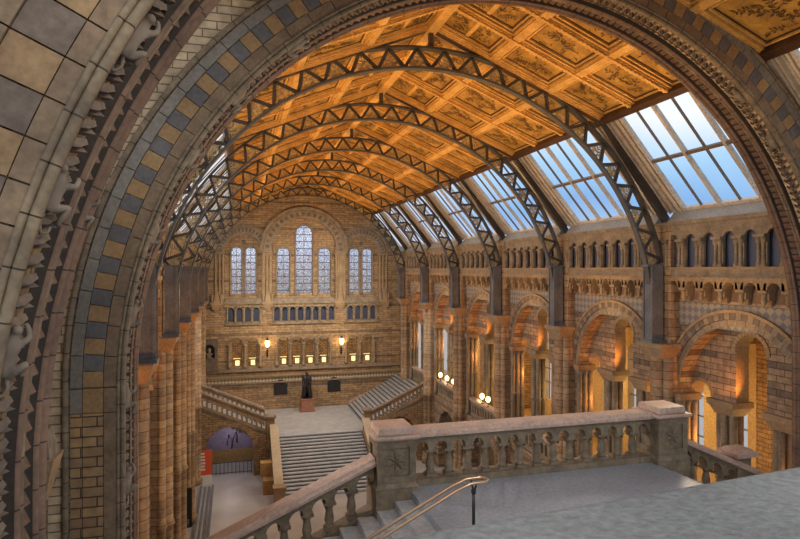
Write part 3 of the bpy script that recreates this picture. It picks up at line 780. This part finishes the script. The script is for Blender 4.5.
for c, who in ((lc, 'left'), (rc, 'right')):
    mb = MB(M['stained'], M['tan'])
    mb.idx([F(c+.2*math.cos(2*PI*k/14), .33, 17.28+.2*math.sin(2*PI*k/14)) for k in range(14)], [tuple(range(14))], 0)
    ring(mb, F, c, 17.28, .2, .28, .27, .36, 14, lambda i: 1, 0, 0, 2*PI)
    mb.build('roundel', WF)
# display lights behind the lower windows
for i, u in enumerate(low):
    mb = MB(M['case']); mb.box(u-.12, u+.22, .16, .2, 6.62, 7.05, 0, F); mb.box(u-.3, u+.3, .17, .2, 7.2, 7.24, 0, F)
    o = mb.build('display_light', origin=F(u, .18, 6.62)); tag(o, 'small glowing yellow display light at the foot of amber window %d from the left' % (i+1), 'light', 'display lights behind the amber windows')
# wall lamps
for u, who in ((2.7, 'left'), (9.2, 'right')):
    t = thing('wall_lantern', f'glowing wall lantern on the far wall, {who} of the middle amber windows', 'lamp', (u, YF, 7.6), 'lanterns on the far wall')
    mb = MB(M['black']); mb.box(u-.07, u+.07, YF-.06, YF, 7.3, 7.9); mb.tube([(u, YF-.05, 7.5), (u, YF-.3, 7.6), (u, YF-.35, 7.95), (u, YF-.35, 8.2)], .035, 6); mb.lathe(u, YF-.35, [(8.75, .17), (8.9, .08), (9.0, .02)], 8); mb.build('bracket', t)
    mb = MB(M['lamp']); mb.lathe(u, YF-.35, [(8.2, .08), (8.35, .17), (8.6, .2), (8.75, .15)], 10); mb.build('globe', t)
# bust in a niche
t = thing('niche_bust', 'grey stone niche with a dark bust at the far left of the end wall', 'sculpture', (-2.1, YF, 6.5))
mb = MB(M['greybrown'], M['black'])
arcade(mb, F, -2.8, -1.4, 6.5, 9.0, [(-2.1, .45, 8.1, 7.4)], -.25, 0, 0, 8); mb.box(-2.9, -1.3, -.35, 0, 6.3, 6.5, 0, F); mb.box(-2.6, -1.6, -.01, 0, 7.3, 8.6, 1, F); mb.build('niche', t)
mb = MB(M['monkey']); mb.taper(-2.1, YF-.2, 7.4, 7.5, .2, .12, .12, .1); mb.taper(-2.1, YF-.2, 7.5, 7.8, .12, .1, .28, .12); mb.lathe(-2.1, YF-.2, [(7.75, .1), (7.85, .08), (7.95, .13), (8.1, .14), (8.2, .09), (8.24, .02)], 10); mb.build('bust', t)
# memorial plaques
for u, who in ((3.85, 'left'), (8.55, 'right')):
    mb = MB(M['bronze'])
    z0 = 3.95
    mb.box(u-.58, u+.58, -.07, .0, z0, z0+.95, 0, F)
    arcade(mb, F, u-.58, u+.58, z0+.95, lambda x, u=u: z0+.96+.36*math.sqrt(max(0, 1-((x-u)/.42)**2)) if abs(x-u) < .42 else z0+.96, [], -.07, 0, 0, extra=[u-.42+.07*i for i in range(13)])
    mb.box(u-.5, u+.5, -.09, -.07, z0+.1, z0+.85, 0, F)
    o = mb.build('memorial_plaque', origin=F(u, 0, z0)); tag(o, f'dark bronze shaped memorial plaque on the wall {who} of the statue', 'plaque', 'plaques beside the statue')

# ------------------------------------------------------------------ far staircase
LZ, LY0, LX0, LX1 = 2.7, 43.8, 3.0, 9.25
mb = MB(M['step'], M['brick']); mb.box(LX0-.55, LX1+.5, LY0, YF, 0, LZ, 0); struct(mb.build('floor'), 'stone half-landing under the statue')
ns = 18; rr = LZ/ns; tr = .30
mb = MB(M['step'], M['tread'])
for i in range(ns-1):
    z1 = LZ-rr*(i+1); y1 = LY0-tr*i
    mb.box(LX0, LX1, y1-tr, y1, 0 if i == ns-2 else z1-rr-.02, z1, 0); mb.box(LX0, LX1, y1-.005, y1+.004, z1+.0, z1+rr*.5, 1)
o = mb.build('main_staircase', origin=(6.1, 41, 0)); tag(o, 'wide grey stone stairs rising to the statue landing at the far end', 'stairs')
yb = LY0-tr*(ns-1)
for sx, who in ((LX0-.28, 'left'), (LX1+.28, 'right')):
    t = thing('stair_wall', f'sloping stone side wall on the {who} of the far grand stairs', 'stair wall', (sx, 41, 0), 'side walls of the grand stairs')
    mb = MB(M['brick']); mb.hexa([(sx-.2, yb-.2, 0), (sx+.2, yb-.2, 0), (sx+.2, LY0, 0), (sx-.2, LY0, 0), (sx-.2, yb-.2, .8), (sx+.2, yb-.2, .8), (sx+.2, LY0, 3.5), (sx-.2, LY0, 3.5)]); mb.build('body', t)
    mb = MB(M['cream']); mb.hexa([(sx-.3, yb-.3, .75), (sx+.3, yb-.3, .75), (sx+.3, LY0, 3.5), (sx-.3, LY0, 3.5), (sx-.3, yb-.3, .95), (sx+.3, yb-.3, .95), (sx+.3, LY0, 3.72), (sx-.3, LY0, 3.72)]); mb.build('coping', t)
    mb = MB(M['tan']); mb.box(sx-.35, sx+.35, yb-.9, yb-.3, 0, 1.0); mb.box(sx-.42, sx+.42, yb-.97, yb-.23, 1.0, 1.15); mb.build('newel', t)
# side flights: sg=-1 to the left
SL = .437
def far_balustrade(xa, xb, y, za, zb, name, label, n):
    sl = (zb-za)/(xb-xa)
    Fs = lambda u, d, z: (u, y+d, z+za+sl*(u-xa))
    za += .28; zb += .28
    Fs = lambda u, d, z: (u, y+d, z+za+sl*(u-xa))
    t = thing(name, label, 'balustrade', ((xa+xb)/2, y, (za+zb)/2), 'balustrades of the far side flights')
    a, b = min(xa, xb), max(xa, xb); p = (b-a)/n
    mb = MB(M['tan']); arcade(mb, Fs, a, b, .12, 1.0, [(a+p*(i+.5), p*.3, .72, .22) for i in range(n)], -.1, .1, 0, 6); mb.build('arcaded_panel', t)
    mb = MB(M['wallstone']); mb.box(a, b, -.17, .17, 1.0, 1.14, 0, Fs); mb.build('handrail', t)
    mb = MB(M['wallstone']); mb.box(a, b, -.16, .16, 0, .12, 0, Fs)
    for i in range(n*2): mb.box(a+p*i/2, a+p*i/2+p/4, -.14, 0, -.16, 0, 0, Fs)
    mb.box(a, b, -.1, .1, -.45, 0, 0, Fs)
    mb.build('plinth', t)
for sg, who in ((-1, 'left'), (1, 'right')):
    x0 = LX0-.6 if sg < 0 else LX1+.6; x1 = -2.95 if sg < 0 else 14.6
    n = 16; run = abs(x1-x0)/n; rs = 2.7/n
    mb = MB(M['step'], M['tread'])
    for i in range(n):
        a, b = sorted((x0+sg*run*i, x0+sg*run*(i+1)))
        mb.box(a, b, LY0+.36, 52.2, LZ+rs*i-.5, LZ+rs*(i+1), 0); e = x0+sg*run*i
        mb.box(e-.01, e+.01, LY0+.36, 52.2, LZ+rs*i+.03, LZ+rs*(i+1)-.01, 1)
    o = mb.build('side_flight', origin=(x0, 47, LZ)); tag(o, f'grey stone side flight climbing {who} from the statue landing', 'stairs', 'side flights from the statue landing')
    mb = MB(M['brick'], M['tan'])
    ac = -.35 if sg < 0 else 12.1
    top = (lambda u: LZ+.437*(LX0-.6-u)) if sg < 0 else (lambda u: LZ+.437*(u-LX1-.6))
    a, b = sorted((LX0-.55 if sg < 0 else LX1+.55, x1))
    arcade(mb, FX(LY0), a, b, 0, lambda u: max(LZ, top(u)), [(ac, 1.65, 2.0, 0)] if sg < 0 else [(ac, 1.55, 2.0, 0)], 0, .5, 0, 16, 1)
    ring(mb, FX(LY0), ac, 2.0, 1.65 if sg < 0 else 1.55, 1.98, -.04, .02, 17, lambda i: i % 2)
    struct(mb.build('wall_far'), f'brick wall with round archway under the {who} side flight')
    far_balustrade(x0+sg*.2, x1, LY0+.15, LZ+.05, LZ+.05+.437*abs(x1-x0), 'stair_balustrade', f'pierced stone balustrade of the {who} far flight, front side', 15)
    if sg < 0: far_balustrade(x0+sg*.2, x1, LY0+2.7, LZ+.05, LZ+.05+.437*abs(x1-x0), 'stair_balustrade', 'pierced stone balustrade of the left far flight, behind the front one', 15)
    sl = .437*sg
    Fk = lambda u, d, z: (u, 52.2+d, LZ+z+sl*(u-x0))
    mb = MB(M['pinkstone']); mb.box(min(x0, x1), max(x0, x1), 0, .28, -.5, .32, 0, Fk)
    o = mb.build('wall_string', origin=(x0, 52.3, LZ)); tag(o, f'pale stone skirting rising beside the {who} far flight against the end wall', 'skirting', 'skirtings of the far flights')
    xn = x0-sg*.1
    t = thing('newel_post', f'square stone newel at the foot of the {who} far flight', 'post', (xn, LY0+.15, LZ), 'newels of the far flights')
    mb = MB(M['tan']); mb.box(xn-.28, xn+.28, LY0-.12, LY0+.42, LZ-.8, LZ+1.4); mb.build('shaft', t)
    mb = MB(M['wallstone']); mb.box(xn-.38, xn+.38, LY0-.22, LY0+.52, LZ+1.4, LZ+1.55); mb.taper(xn, LY0+.15, LZ+1.55, LZ+1.66, .34, .34, .2, .2); mb.build('cap', t)
# room seen through the archway
mb = MB(M['lilac'], M['oak']); arcade(mb, FX(47.6), -2.9, 2.4, .95, lambda u: min(4.2, 2.05+.437*(2.4-u)), [], 0, .2, 0, extra=[-2.5]); mb.box(-2.9, 2.4, 47.5, 47.7, 0, .95, 1); struct(mb.build('wall_undercroft'), 'lilac and oak back wall behind the archway')
mb = MB(M['lilac'], M['oak']); mb.box(9.9, 14.6, 47.6, 47.8, 0, 2.0, 1); struct(mb.build('wall_undercroft'), 'oak wall behind the right archway')
mb = MB(M['black']); mb.tube([(-.6, 47.5, 1.3), (-.45, 47.5, 2.1), (-.2, 47.5, 1.6), (.1, 47.5, 2.4), (.15, 47.5, 1.5)], .05, 6); mb.tube([(-.2, 47.5, 1.6), (-.25, 47.5, 1.0)], .04, 6); mb.tube([(.3, 47.5, 2.2), (.6, 47.5, 2.5), (.9, 47.5, 2.3)], .04, 6)
o = mb.build('mural_figure', origin=(-.2, 47.5, 1.0)); tag(o, 'dark angular line figure on the lilac wall inside the left archway', 'wall decoration')
t = thing('low_railing', 'low dark metal railing across the left archway', 'railing', (-.35, 44.6, 0))
mb = MB(M['irondark'])
mb.box(-1.9, 1.2, 44.58, 44.62, .85, .9); mb.box(-1.9, 1.2, 44.58, 44.62, .1, .14); mb.build('rails', t)
for i in range(12): mb = MB(M['irondark']); mb.box(-1.88+.275*i, -1.85+.275*i, 44.58, 44.62, 0, .88); mb.build('bar', t)
# statue on the landing
t = thing('statue', 'dark bronze standing man in a long robe on a red granite pedestal', 'statue', (5.98, 51.2, LZ))
X, Y, Z = 5.98, 51.2, LZ
mb = MB(M['redstone']); mb.box(X-.62, X+.62, Y-.6, Y+.6, Z, Z+.16); mb.taper(X, Y, Z+.16, Z+1.0, .52, .5, .5, .48); mb.box(X-.55, X+.55, Y-.53, Y+.53, Z+1.0, Z+1.1); mb.build('pedestal', t)
zb = Z+1.1
hv = [(0, 0, 1.2), (0, 0, 1.55), (0, 0, 1.85), (0, -.02, 2.0), (0, -.04, 2.16), (0, -.05, 2.3), (.26, 0, 1.86), (.38, -.05, 1.5), (.26, -.28, 1.32), (.16, -.38, 1.34), (-.26, 0, 1.86), (-.38, -.05, 1.5), (-.3, -.22, 1.2), (-.26, -.32, 1.1),
      (.14, 0, 1.05), (.16, -.06, .6), (.17, 0, .1), (.2, -.16, .04), (-.14, 0, 1.05), (-.15, 0, .6), (-.16, 0, .1), (-.19, -.16, .04)]
he = [(0, 1), (1, 2), (2, 3), (3, 4), (4, 5), (2, 6), (6, 7), (7, 8), (8, 9), (2, 10), (10, 11), (11, 12), (12, 13), (0, 14), (14, 15), (15, 16), (16, 17), (0, 18), (18, 19), (19, 20), (20, 21)]
hr = [.22, .23, .2, .09, .17, .14, .11, .09, .07, .06, .11, .09, .07, .06, .14, .11, .08, .06, .14, .11, .08, .06]
me = skin_mesh('figure', hv, he, hr, M['bronze'], 1); inst('figure', me, t, (0, 0, 1.1))
mb = MB(M['bronze']); seg = 20; pr = [(.06, .46), (.5, .43), (1.0, .38), (1.4, .36), (1.75, .34), (1.93, .2)]
for (z0, r0), (z1, r1) in zip(pr, pr[1:]):
    for k in range(seg):
        a, b = [-PI*.5+.38+(2*PI-.76)*j/seg for j in (k, k+1)]
        w = lambda r, a, j: (X+r*(1+.07*(j % 2))*math.cos(a), Y+.02+r*.8*(1+.07*(j % 2))*math.sin(a))
        mb.poly([(*w(r0, a, k), zb+z0), (*w(r0, b, k+1), zb+z0), (*w(r1, b, k+1), zb+z1), (*w(r1, a, k), zb+z1)], 0, True)
o = mb.build('robe', t); sd = o.modifiers.new('t', 'SOLIDIFY'); sd.thickness = .03
mb = MB(M['bronze']); mb.box(X-.42, X+.42, Y-.36, Y+.36, zb, zb+.06); mb.build('plinth', t)

# ------------------------------------------------------------------ things on the hall floor
t = thing('banner', 'tall orange-red banner with white foot beside the left archway', 'banner', (-1.9, 43.2, 0))
mb = MB(M['red'], M['white']); mb.box(-2.4, -1.55, 43.18, 43.22, .55, 2.3, 0)
random.seed(5)
for i in range(6): mb.box(-2.28, -2.28+random.uniform(.15, .3), 43.17, 43.18, 2.0-.22*i, 2.13-.22*i, 1)
mb.build('cloth', t)
mb = MB(M['white']); mb.box(-2.4, -1.55, 43.14, 43.26, .0, .55); mb.build('base_panel', t)
t = thing('barrier_rails', 'long dark parallel barrier tracks lying on the pale hall floor beside the banner', 'barrier', (-1.8, 38.5, 0))
for x in (-2.2, -1.95, -1.7, -1.45): mb = MB(M['iron']); mb.box(x-.07, x+.07, 34, 42.4, 0, .12 if x in (-2.2, -1.45) else .05); mb.build('track', t)
for x, y, lab in ((-2.55, 36.3, 'upright black panel by the left wall, nearer the camera'), (-2.75, 42.7, 'upright black panel by the left wall near the banner')):
    mb = MB(M['black']); mb.box(x-.14, x+.14, y-.06, y+.06, .05, 2.2); mb.box(x-.16, x+.16, y-.25, y+.25, 0, .05)
    o = mb.build('information_panel', origin=(x, y, 0)); tag(o, lab, 'panel', 'black panels along the left wall')
for i, (x, y, z, lab) in enumerate(((2.2, 40.2, 0, 'orange oak box beside the far stairs, lower of two'), (2.05, 40.9, .95, 'orange oak box beside the far stairs, upper of two'))):
    mb = MB(M['oak']); mb.box(x-.4, x+.35, y-.35, y+.35, z, z+.92); mb.box(x-.3, x+.25, y-.37, y-.35, z+.12, z+.8)
    o = mb.build('oak_box', origin=(x, y, z)); tag(o, lab, 'box', 'oak boxes by the stairs')
# glowing lamps on the first-floor parapet
for (y, lab) in ((41.6, 'third bright lamp'), (40.2, 'second bright lamp'), (38.9, 'first bright lamp')):
    t = thing('parapet_lamp', lab.replace('bright', 'small glowing') + ' on the first-floor parapet, far right-hand bay', 'lamp', (14.8, y, 6.55), 'lamps on the gallery parapet')
    mb = MB(M['black']); mb.lathe(14.8, y, [(6.55, .1), (6.6, .03), (6.85, .03)], 8); mb.build('stem', t)
    mb = MB(M['lamp']); mb.lathe(14.8, y, [(6.85, .06), (6.95, .14), (7.08, .14), (7.18, .05)], 8); mb.build('globe', t)
for (y, lab) in ((33.9, 'left lamp of a glowing pair'), (33.0, 'right lamp of a glowing pair')):
    t = thing('parapet_lamp', lab + ' on the first-floor parapet, middle right-hand bay', 'lamp', (14.8, y, 6.55), 'lamps on the gallery parapet')
    mb = MB(M['black']); mb.lathe(14.8, y, [(6.55, .1), (6.6, .03), (6.85, .03)], 8); mb.build('stem', t)
    mb = MB(M['lamp']); mb.lathe(14.8, y, [(6.85, .06), (6.95, .14), (7.08, .14), (7.18, .05)], 8); mb.build('globe', t)

# ------------------------------------------------------------------ near landing, stairs and balustrades
GZ = 10.42
mb = MB(M['landing'], M['brick']); mb.box(3.43, 9.35, 7.4, 12.05, GZ-.3, GZ, 0); mb.box(3.5, 9.3, 7.45, 12.0, 0, GZ-.3, 1); struct(mb.build('floor'), 'blue-grey stone landing floor')
for sg, who, e in ((-1, 'left', 3.43), (1, 'right', 9.35)):
    mb = MB(M['step'], M['tread'])
    n = 15
    for i in range(n):
        a, b = sorted((e+sg*.36*i, e+sg*.36*(i+1)))
        a, b = max(a, -1.75), min(b, 14.1)
        if b-a < .1: continue
        z1 = GZ-.157*(i+1)
        mb.box(a, b, 7.4, 11.54, z1-.6, z1, 0)
    o = mb.build('stair_flight', origin=(e, 10, GZ)); tag(o, f'blue-grey stone steps descending to the {who} of the near landing', 'stairs', 'flights beside the near landing')
    mb = MB(M['brick'])
    x1 = -1.8 if sg < 0 else 14.15
    xs = 2.68 if sg < 0 else 10.2; zs = GZ-.54 if sg < 0 else GZ-.65
    mb.hexa([(xs, 11.56, 0), (x1, 11.56, 0), (x1, 12.0, 0), (xs, 12.0, 0), (xs, 11.56, zs), (x1, 11.56, zs-.44*abs(x1-xs)), (x1, 12.0, zs-.44*abs(x1-xs)), (xs, 12.0, zs)])
    mb.box(min(xs, e), max(xs, e), 11.4, 12.2, 0, GZ-.76)
    struct(mb.build('wall_stair'), f'stone wall below the near {who} flight')
# baluster mesh
bb = MB(M['balstone'])
bb.box(-.11, .11, -.11, .11, 0, .06)
bb.lathe(0, 0, [(.06, .10), (.09, .105), (.13, .075), (.2, .098), (.28, .09), (.4, .07), (.45, .068), (.48, .09), (.52, .11)], 12)
bb.box(-.125, .125, -.12, .12, .52, .57)
bo = bb.build('baluster'); bal_me = bo.data; bpy.data.objects.remove(bo)
YB = 11.8
def balustrade(xa, xb, za, sl, n, label):
    Fs = lambda u, d, z: (u, YB+d, z+za+sl*(u-xa))
    t = thing('stone_balustrade', label, 'balustrade', (xa, YB, za), 'balustrades of the near landing')
    p = (xb-xa)/n; a, b = min(xa, xb), max(xa, xb); q = abs(p)
    mb = MB(M['balstone']); mb.box(a, b, -.2, .2, 0, .14, 0, Fs); mb.build('plinth', t)
    mb = MB(M['balstone'])
    arcade(mb, Fs, a, b, .70, .98, [(a+q*(i+.5), q*.31, .76, .6) for i in range(n)], -.13, .13, 0, 10); mb.box(a, b, -.17, .17, .96, 1.0, 0, Fs); mb.build('arched_head', t)
    for i in range(1, n):
        u = a+q*i; x, y, z = Fs(u, 0, .14)
        inst('baluster', bal_me, t, (x-xa, 0, z-za))
    mb = MB(M['pinkstone'])
    pr = [(-.2, 1.0), (-.27, 1.03), (-.28, 1.09), (-.24, 1.12), (-.2, 1.17), (.2, 1.17), (.24, 1.12), (.28, 1.09), (.27, 1.03), (.2, 1.0)]
    for i in range(len(pr)):
        (d0, z0), (d1, z1) = pr[i], pr[(i+1) % len(pr)]
        mb.poly([Fs(a, d0, z0), Fs(b, d0, z0), Fs(b, d1, z1), Fs(a, d1, z1)])
    for u in (a, b): mb.poly([Fs(u, d, z) for d, z in pr])
    mb.build('handrail', t)
balustrade(3.55, 9.35, GZ, 0, 14, 'level pink-topped stone balustrade along the near landing between two pedestals')
balustrade(-1.75, 2.72, GZ-.51-.425*4.47, .425, 10, 'sloping stone balustrade descending left from the left pedestal')
balustrade(10.15, 14.15, GZ-.62, -.44, 9, 'sloping stone balustrade descending right from the right pedestal')
for x, lab in ((3.13, 'carved square stone pedestal at the left end of the near balustrade'), (9.75, 'carved square stone pedestal at the right end of the near balustrade')):
    t = thing('balustrade_pedestal', lab, 'pedestal', (x, YB, GZ-.6), 'pedestals of the near balustrade')
    h = .40
    mb = MB(M['balstone'])
    mb.box(x-h-.04, x+h+.04, YB-h-.04, YB+h+.04, GZ-.75, GZ+.1)
    mb.taper(x, YB, GZ+.1, GZ+.2, h+.06, h+.06, h-.02, h-.02)
    # die with sunk panels
    mb.box(x-h+.045, x+h-.045, YB-h+.045, YB+h-.045, GZ+.2, GZ+1.02)
    mb.box(x-h, x+h, YB-h, YB+h, GZ+.2, GZ+.33); mb.box(x-h, x+h, YB-h, YB+h, GZ+.89, GZ+1.02)
    for q in (-1, 1):
        for s_ in (-1, 1):
            cx, cy = x+q*(h-.065), YB+s_*(h-.065); mb.box(cx-.065, cx+.065, cy-.065, cy+.065, GZ+.33, GZ+.89)
    die = mb.build('die', t)
    mb = MB(M['carve'])
    for k in range(7):
        a = 2*PI*k/7
        mb.idx([(x, YB-h-.005, GZ+.62), (x+.1*math.cos(a-.3), YB-h+.04, GZ+.62+.13*math.sin(a-.3)), (x+.2*math.cos(a), YB-h+.0, GZ+.62+.22*math.sin(a)), (x+.1*math.cos(a+.3), YB-h+.04, GZ+.62+.13*math.sin(a+.3))], [(0, 1, 2), (0, 2, 3)])
    mb.build('carved_boss', die, origin=(x, YB, GZ-.6))
    mb = MB(M['pinkstone']); mb.taper(x, YB, GZ+1.02, GZ+1.07, h, h, h+.07, h+.07); mb.box(x-h-.08, x+h+.08, YB-h-.08, YB+h+.08, GZ+1.07, GZ+1.14); mb.taper(x, YB, GZ+1.14, GZ+1.29, h-.02, h-.02, h-.04, h-.04)
    o = mb.build('cap', t); bv = o.modifiers.new('b', 'BEVEL'); bv.width = .02; bv.segments = 2
t = thing('newel_post', 'small stone newel partway down the right-hand sloping balustrade', 'post', (12.0, YB, 9.0))
mb = MB(M['balstone']); mb.box(11.8, 12.2, YB-.2, YB+.2, 8.9, 10.32); mb.build('shaft', t)
mb = MB(M['pinkstone']); mb.box(11.68, 12.32, YB-.32, YB+.32, 10.32, 10.42); mb.taper(12.0, YB, 10.42, 10.5, .28, .28, .2, .2); mb.build('cap', t)
# brass handrail
t = thing('brass_handrail', 'looped brass stair handrail on a black post in front of the near landing steps', 'handrail', (3.95, 9.25, GZ))
mb = MB(M['brass'])
pth = []
for dy in (-.07,): pth += [(-.8, 9.18, GZ+.80-.49*4.35), (3.55, 9.18, GZ+.80), (3.8, 9.18, GZ+.89), (4.05, 9.18, GZ+.90)]
pth += [(4.05+.09*math.sin(PI*k/6), 9.29-.11*math.cos(PI*k/6), GZ+.90) for k in range(1, 6)]
pth += [(4.05, 9.4, GZ+.90), (3.8, 9.4, GZ+.89), (3.55, 9.4, GZ+.80), (-.8, 9.4, GZ+.80-.49*4.35)]
mb.tube(pth, .028, 10); mb.build('rail', t)
mb = MB(M['black']); mb.tube([(3.9, 9.29, GZ), (3.9, 9.29, GZ+.72)], .028, 10); mb.lathe(3.9, 9.29, [(GZ, .07), (GZ+.03, .07), (GZ+.06, .03)], 12); mb.lathe(3.9, 9.29, [(GZ+.68, .04), (GZ+.73, .045), (GZ+.77, .03)], 10)
mb.tube([(3.9, 9.29, GZ+.72), (3.9, 9.2, GZ+.82), (3.9, 9.18, GZ+.87)], .018, 8); mb.tube([(3.9, 9.29, GZ+.72), (3.9, 9.38, GZ+.82), (3.9, 9.4, GZ+.87)], .018, 8)
mb.build('post', t)
# foreground parapet
mb = MB(M['coping'])
ang = math.atan2(.097, .996)
dx, dy = math.cos(ang), math.sin(ang); nx_, ny_ = -dy, dx
p0 = Vector((.365, 1.086, 0))
def PP(a, b, z): return (p0.x+dx*a+nx_*b, p0.y+dy*a+ny_*b, EYE-z)
pr = [(-.62, .50), (-.03, .50), (-.008, .507), (0, .53), (0, .62), (-.04, .64), (-.04, 1.4), (-.58, 1.4), (-.58, .64), (-.62, .62)]
A, B2 = -2.2, 4.0
for i in range(len(pr)):
    (b0, z0), (b1, z1) = pr[i], pr[(i+1) % len(pr)]
    mb.poly([PP(A, b0, z0), PP(B2, b0, z0), PP(B2, b1, z1), PP(A, b1, z1)])
for u in (A, B2): mb.poly([PP(u, b, z) for b, z in pr])
o = mb.build('stone_parapet', origin=(1.2, 1.0, EYE-1.4)); tag(o, 'speckled grey stone parapet top in the near right foreground', 'parapet')
mb = MB(M['brick']); mb.box(-3, 15, -2.5, 2.2, 12.9, 13.5); struct(mb.build('floor'), 'upper viewing floor')

# ------------------------------------------------------------------ world
w = bpy.data.worlds.new('sky'); SC.world = w; w.use_nodes = True; nt = w.node_tree
bg = nt.nodes['Background']
tc = node(nt, 'ShaderNodeTexCoord'); sp = node(nt, 'ShaderNodeSeparateXYZ'); nt.links.new(tc.outputs['Generated'], sp.inputs[0])
r = ramp(nt, [(.0, (.30, .30, .30)), (.49, (.45, .45, .46)), (.505, (.55, .68, .88)), (.55, (.25, .47, .82)), (.585, (.42, .68, .96)), (.625, (.93, .97, 1)), (1, (.95, .97, 1))])
nz = node(nt, 'ShaderNodeTexNoise'); nz.inputs['Scale'].default_value = 5; nz.inputs['Detail'].default_value = 4
nt.links.new(tc.outputs['Generated'], nz.inputs['Vector'])
ma = node(nt, 'ShaderNodeMath', operation='MULTIPLY_ADD'); nt.links.new(sp.outputs[2], ma.inputs[0]); ma.inputs[1].default_value = .5; ma.inputs[2].default_value = .5
m2 = node(nt, 'ShaderNodeMath', operation='MULTIPLY_ADD'); nt.links.new(nz.outputs['Fac'], m2.inputs[0]); m2.inputs[1].default_value = .06; nt.links.new(ma.outputs[0], m2.inputs[2])
m3 = node(nt, 'ShaderNodeMath', operation='SUBTRACT'); nt.links.new(m2.outputs[0], m3.inputs[0]); m3.inputs[1].default_value = .03
nt.links.new(m3.outputs[0], r.inputs[0])
r2 = ramp(nt, [(.0, (.30, .28, .26)), (.49, (.48, .46, .44)), (.52, (.80, .84, .92)), (.62, (.93, .95, .97)), (1, (.97, .97, .98))]); nt.links.new(m3.outputs[0], r2.inputs[0])
mr = node(nt, 'ShaderNodeMapRange'); mr.inputs['From Min'].default_value = .1; mr.inputs['From Max'].default_value = .45; nt.links.new(sp.outputs[0], mr.inputs['Value'])
mxs = node(nt, 'ShaderNodeMixRGB'); nt.links.new(mr.outputs[0], mxs.inputs[0]); nt.links.new(r2.outputs[0], mxs.inputs[1]); nt.links.new(r.outputs[0], mxs.inputs[2])
nt.links.new(mxs.outputs[0], bg.inputs[0]); bg.inputs[1].default_value = .87

# ------------------------------------------------------------------ lamps
def spot(loc, tgt, e, col, size=100, blend=1, rad=.35):
    l = bpy.data.lights.new('spot_light', 'SPOT'); l.energy = e; l.color = col; l.spot_size = math.radians(size); l.spot_blend = blend; l.shadow_soft_size = rad
    o = bpy.data.objects.new('spot_light', l); COL.objects.link(o); o.location = loc
    o.rotation_euler = (Vector(tgt)-Vector(loc)).to_track_quat('-Z', 'Y').to_euler()
def point(loc, e, col, rad=.15):
    l = bpy.data.lights.new('point_light', 'POINT'); l.energy = e; l.color = col; l.shadow_soft_size = rad
    o = bpy.data.objects.new('point_light', l); COL.objects.link(o); o.location = loc
WARM = (1, .55, .19); ORG = (1, .36, .07); NEU = (1, .95, .88)
mid = [14.6]+[(PY[k]+PY[k+1])/2 for k in range(1, 6)]
for y in mid:
    for sg in (1, -1):
        spot((AX+sg*7.4, y, 15.2), (AX-sg*2.2, y, 22), 1550, WARM, 105)      # up-lights washing the gilded ceiling
        spot((AX+sg*7.6, y, 14.0), (AX-sg*8.8, y+1, 9), 1250 if sg > 0 else 950, (1, .80, .55) if sg > 0 else NEU, 115)      # gallery floodlights across the hall
spot((10.5, 8.5, 15.2), (10, 9, 22), 260, WARM, 130)
for (a, b, c) in bays:
    for sg, F in ((1, FR), (-1, FL)):
        for q in (-1.9, 1.9): point(F(c+q, 1.3, 10.0), 26, ORG, .15)
        point(F(c, 2.6, 8.6), 150, (1, .70, .28), .3)
        spot(F(c-.2, .15, 10.8), F(c+2.3, .25, 12.2), 130, ORG, 75, .6, .05)
        point(F(c+1.95, .62, 9.2), 24, ORG, .05); point(F(c-1.95, .62, 9.2), 24, ORG, .05)
        spot(F(c, -1.6, 12.2), F(c, -.1, 14.3), 110, WARM, 110)
# warm grazing light up the piers
for k in range(1, 7):
    for sg in (1, -1): point((AX+sg*7.7, PY[k]-.95, 13.7), 4, ORG, .1)
for u in (2.7, 9.2): point((u, YF-.75, 8.55), 30, (1, .6, .22), .15)
# floodlights for the end wall
for x in (1.5, 10.2): spot((x, 44.5, 14.5), (5.9, YF, 12), 1500, (1, .88, .70), 130)
for x in (0, 6, 12): spot((x, 40, 15.5), (x, 44, 2), 900, NEU, 90)
point((-.3, 45.9, 2.9), 38, (.95, .9, 1), .3); point((12, 46, 2.6), 50, WARM, .3)
# lights on the stair side
spot((2.0, 2.5, 17.5), (-2, 8.5, 14.5), 200, (1, .82, .62), 140)
spot((4.5, 6.4, 14.6), (6.3, 10.6, 10.4), 230, NEU, 75)
spot((3, 8.0, 14), (0.0, 11.2, 18), 260, (1, .9, .75), 100)

# ------------------------------------------------------------------ camera
cam = bpy.data.cameras.new('camera'); co = bpy.data.objects.new('camera', cam); COL.objects.link(co)
cam.sensor_width = 36; cam.lens = 36*589/800; cam.clip_end = 300; cam.clip_start = .05
co.location = (0, 0, EYE); co.rotation_euler = (PI/2, 0, -math.atan(165/589))
SC.camera = co
for o in bpy.data.objects:
    if '_o' in o: del o['_o']
SC.view_settings.view_transform = 'Standard'; SC.view_settings.look = 'None'; SC.view_settings.gamma = 1; SC.view_settings.use_curve_mapping = False
SC.view_settings.exposure = .3
SC.cycles.use_denoising = True
SC.cycles.max_bounces = 6; SC.cycles.transparent_max_bounces = 12; SC.cycles.sample_clamp_indirect = 4
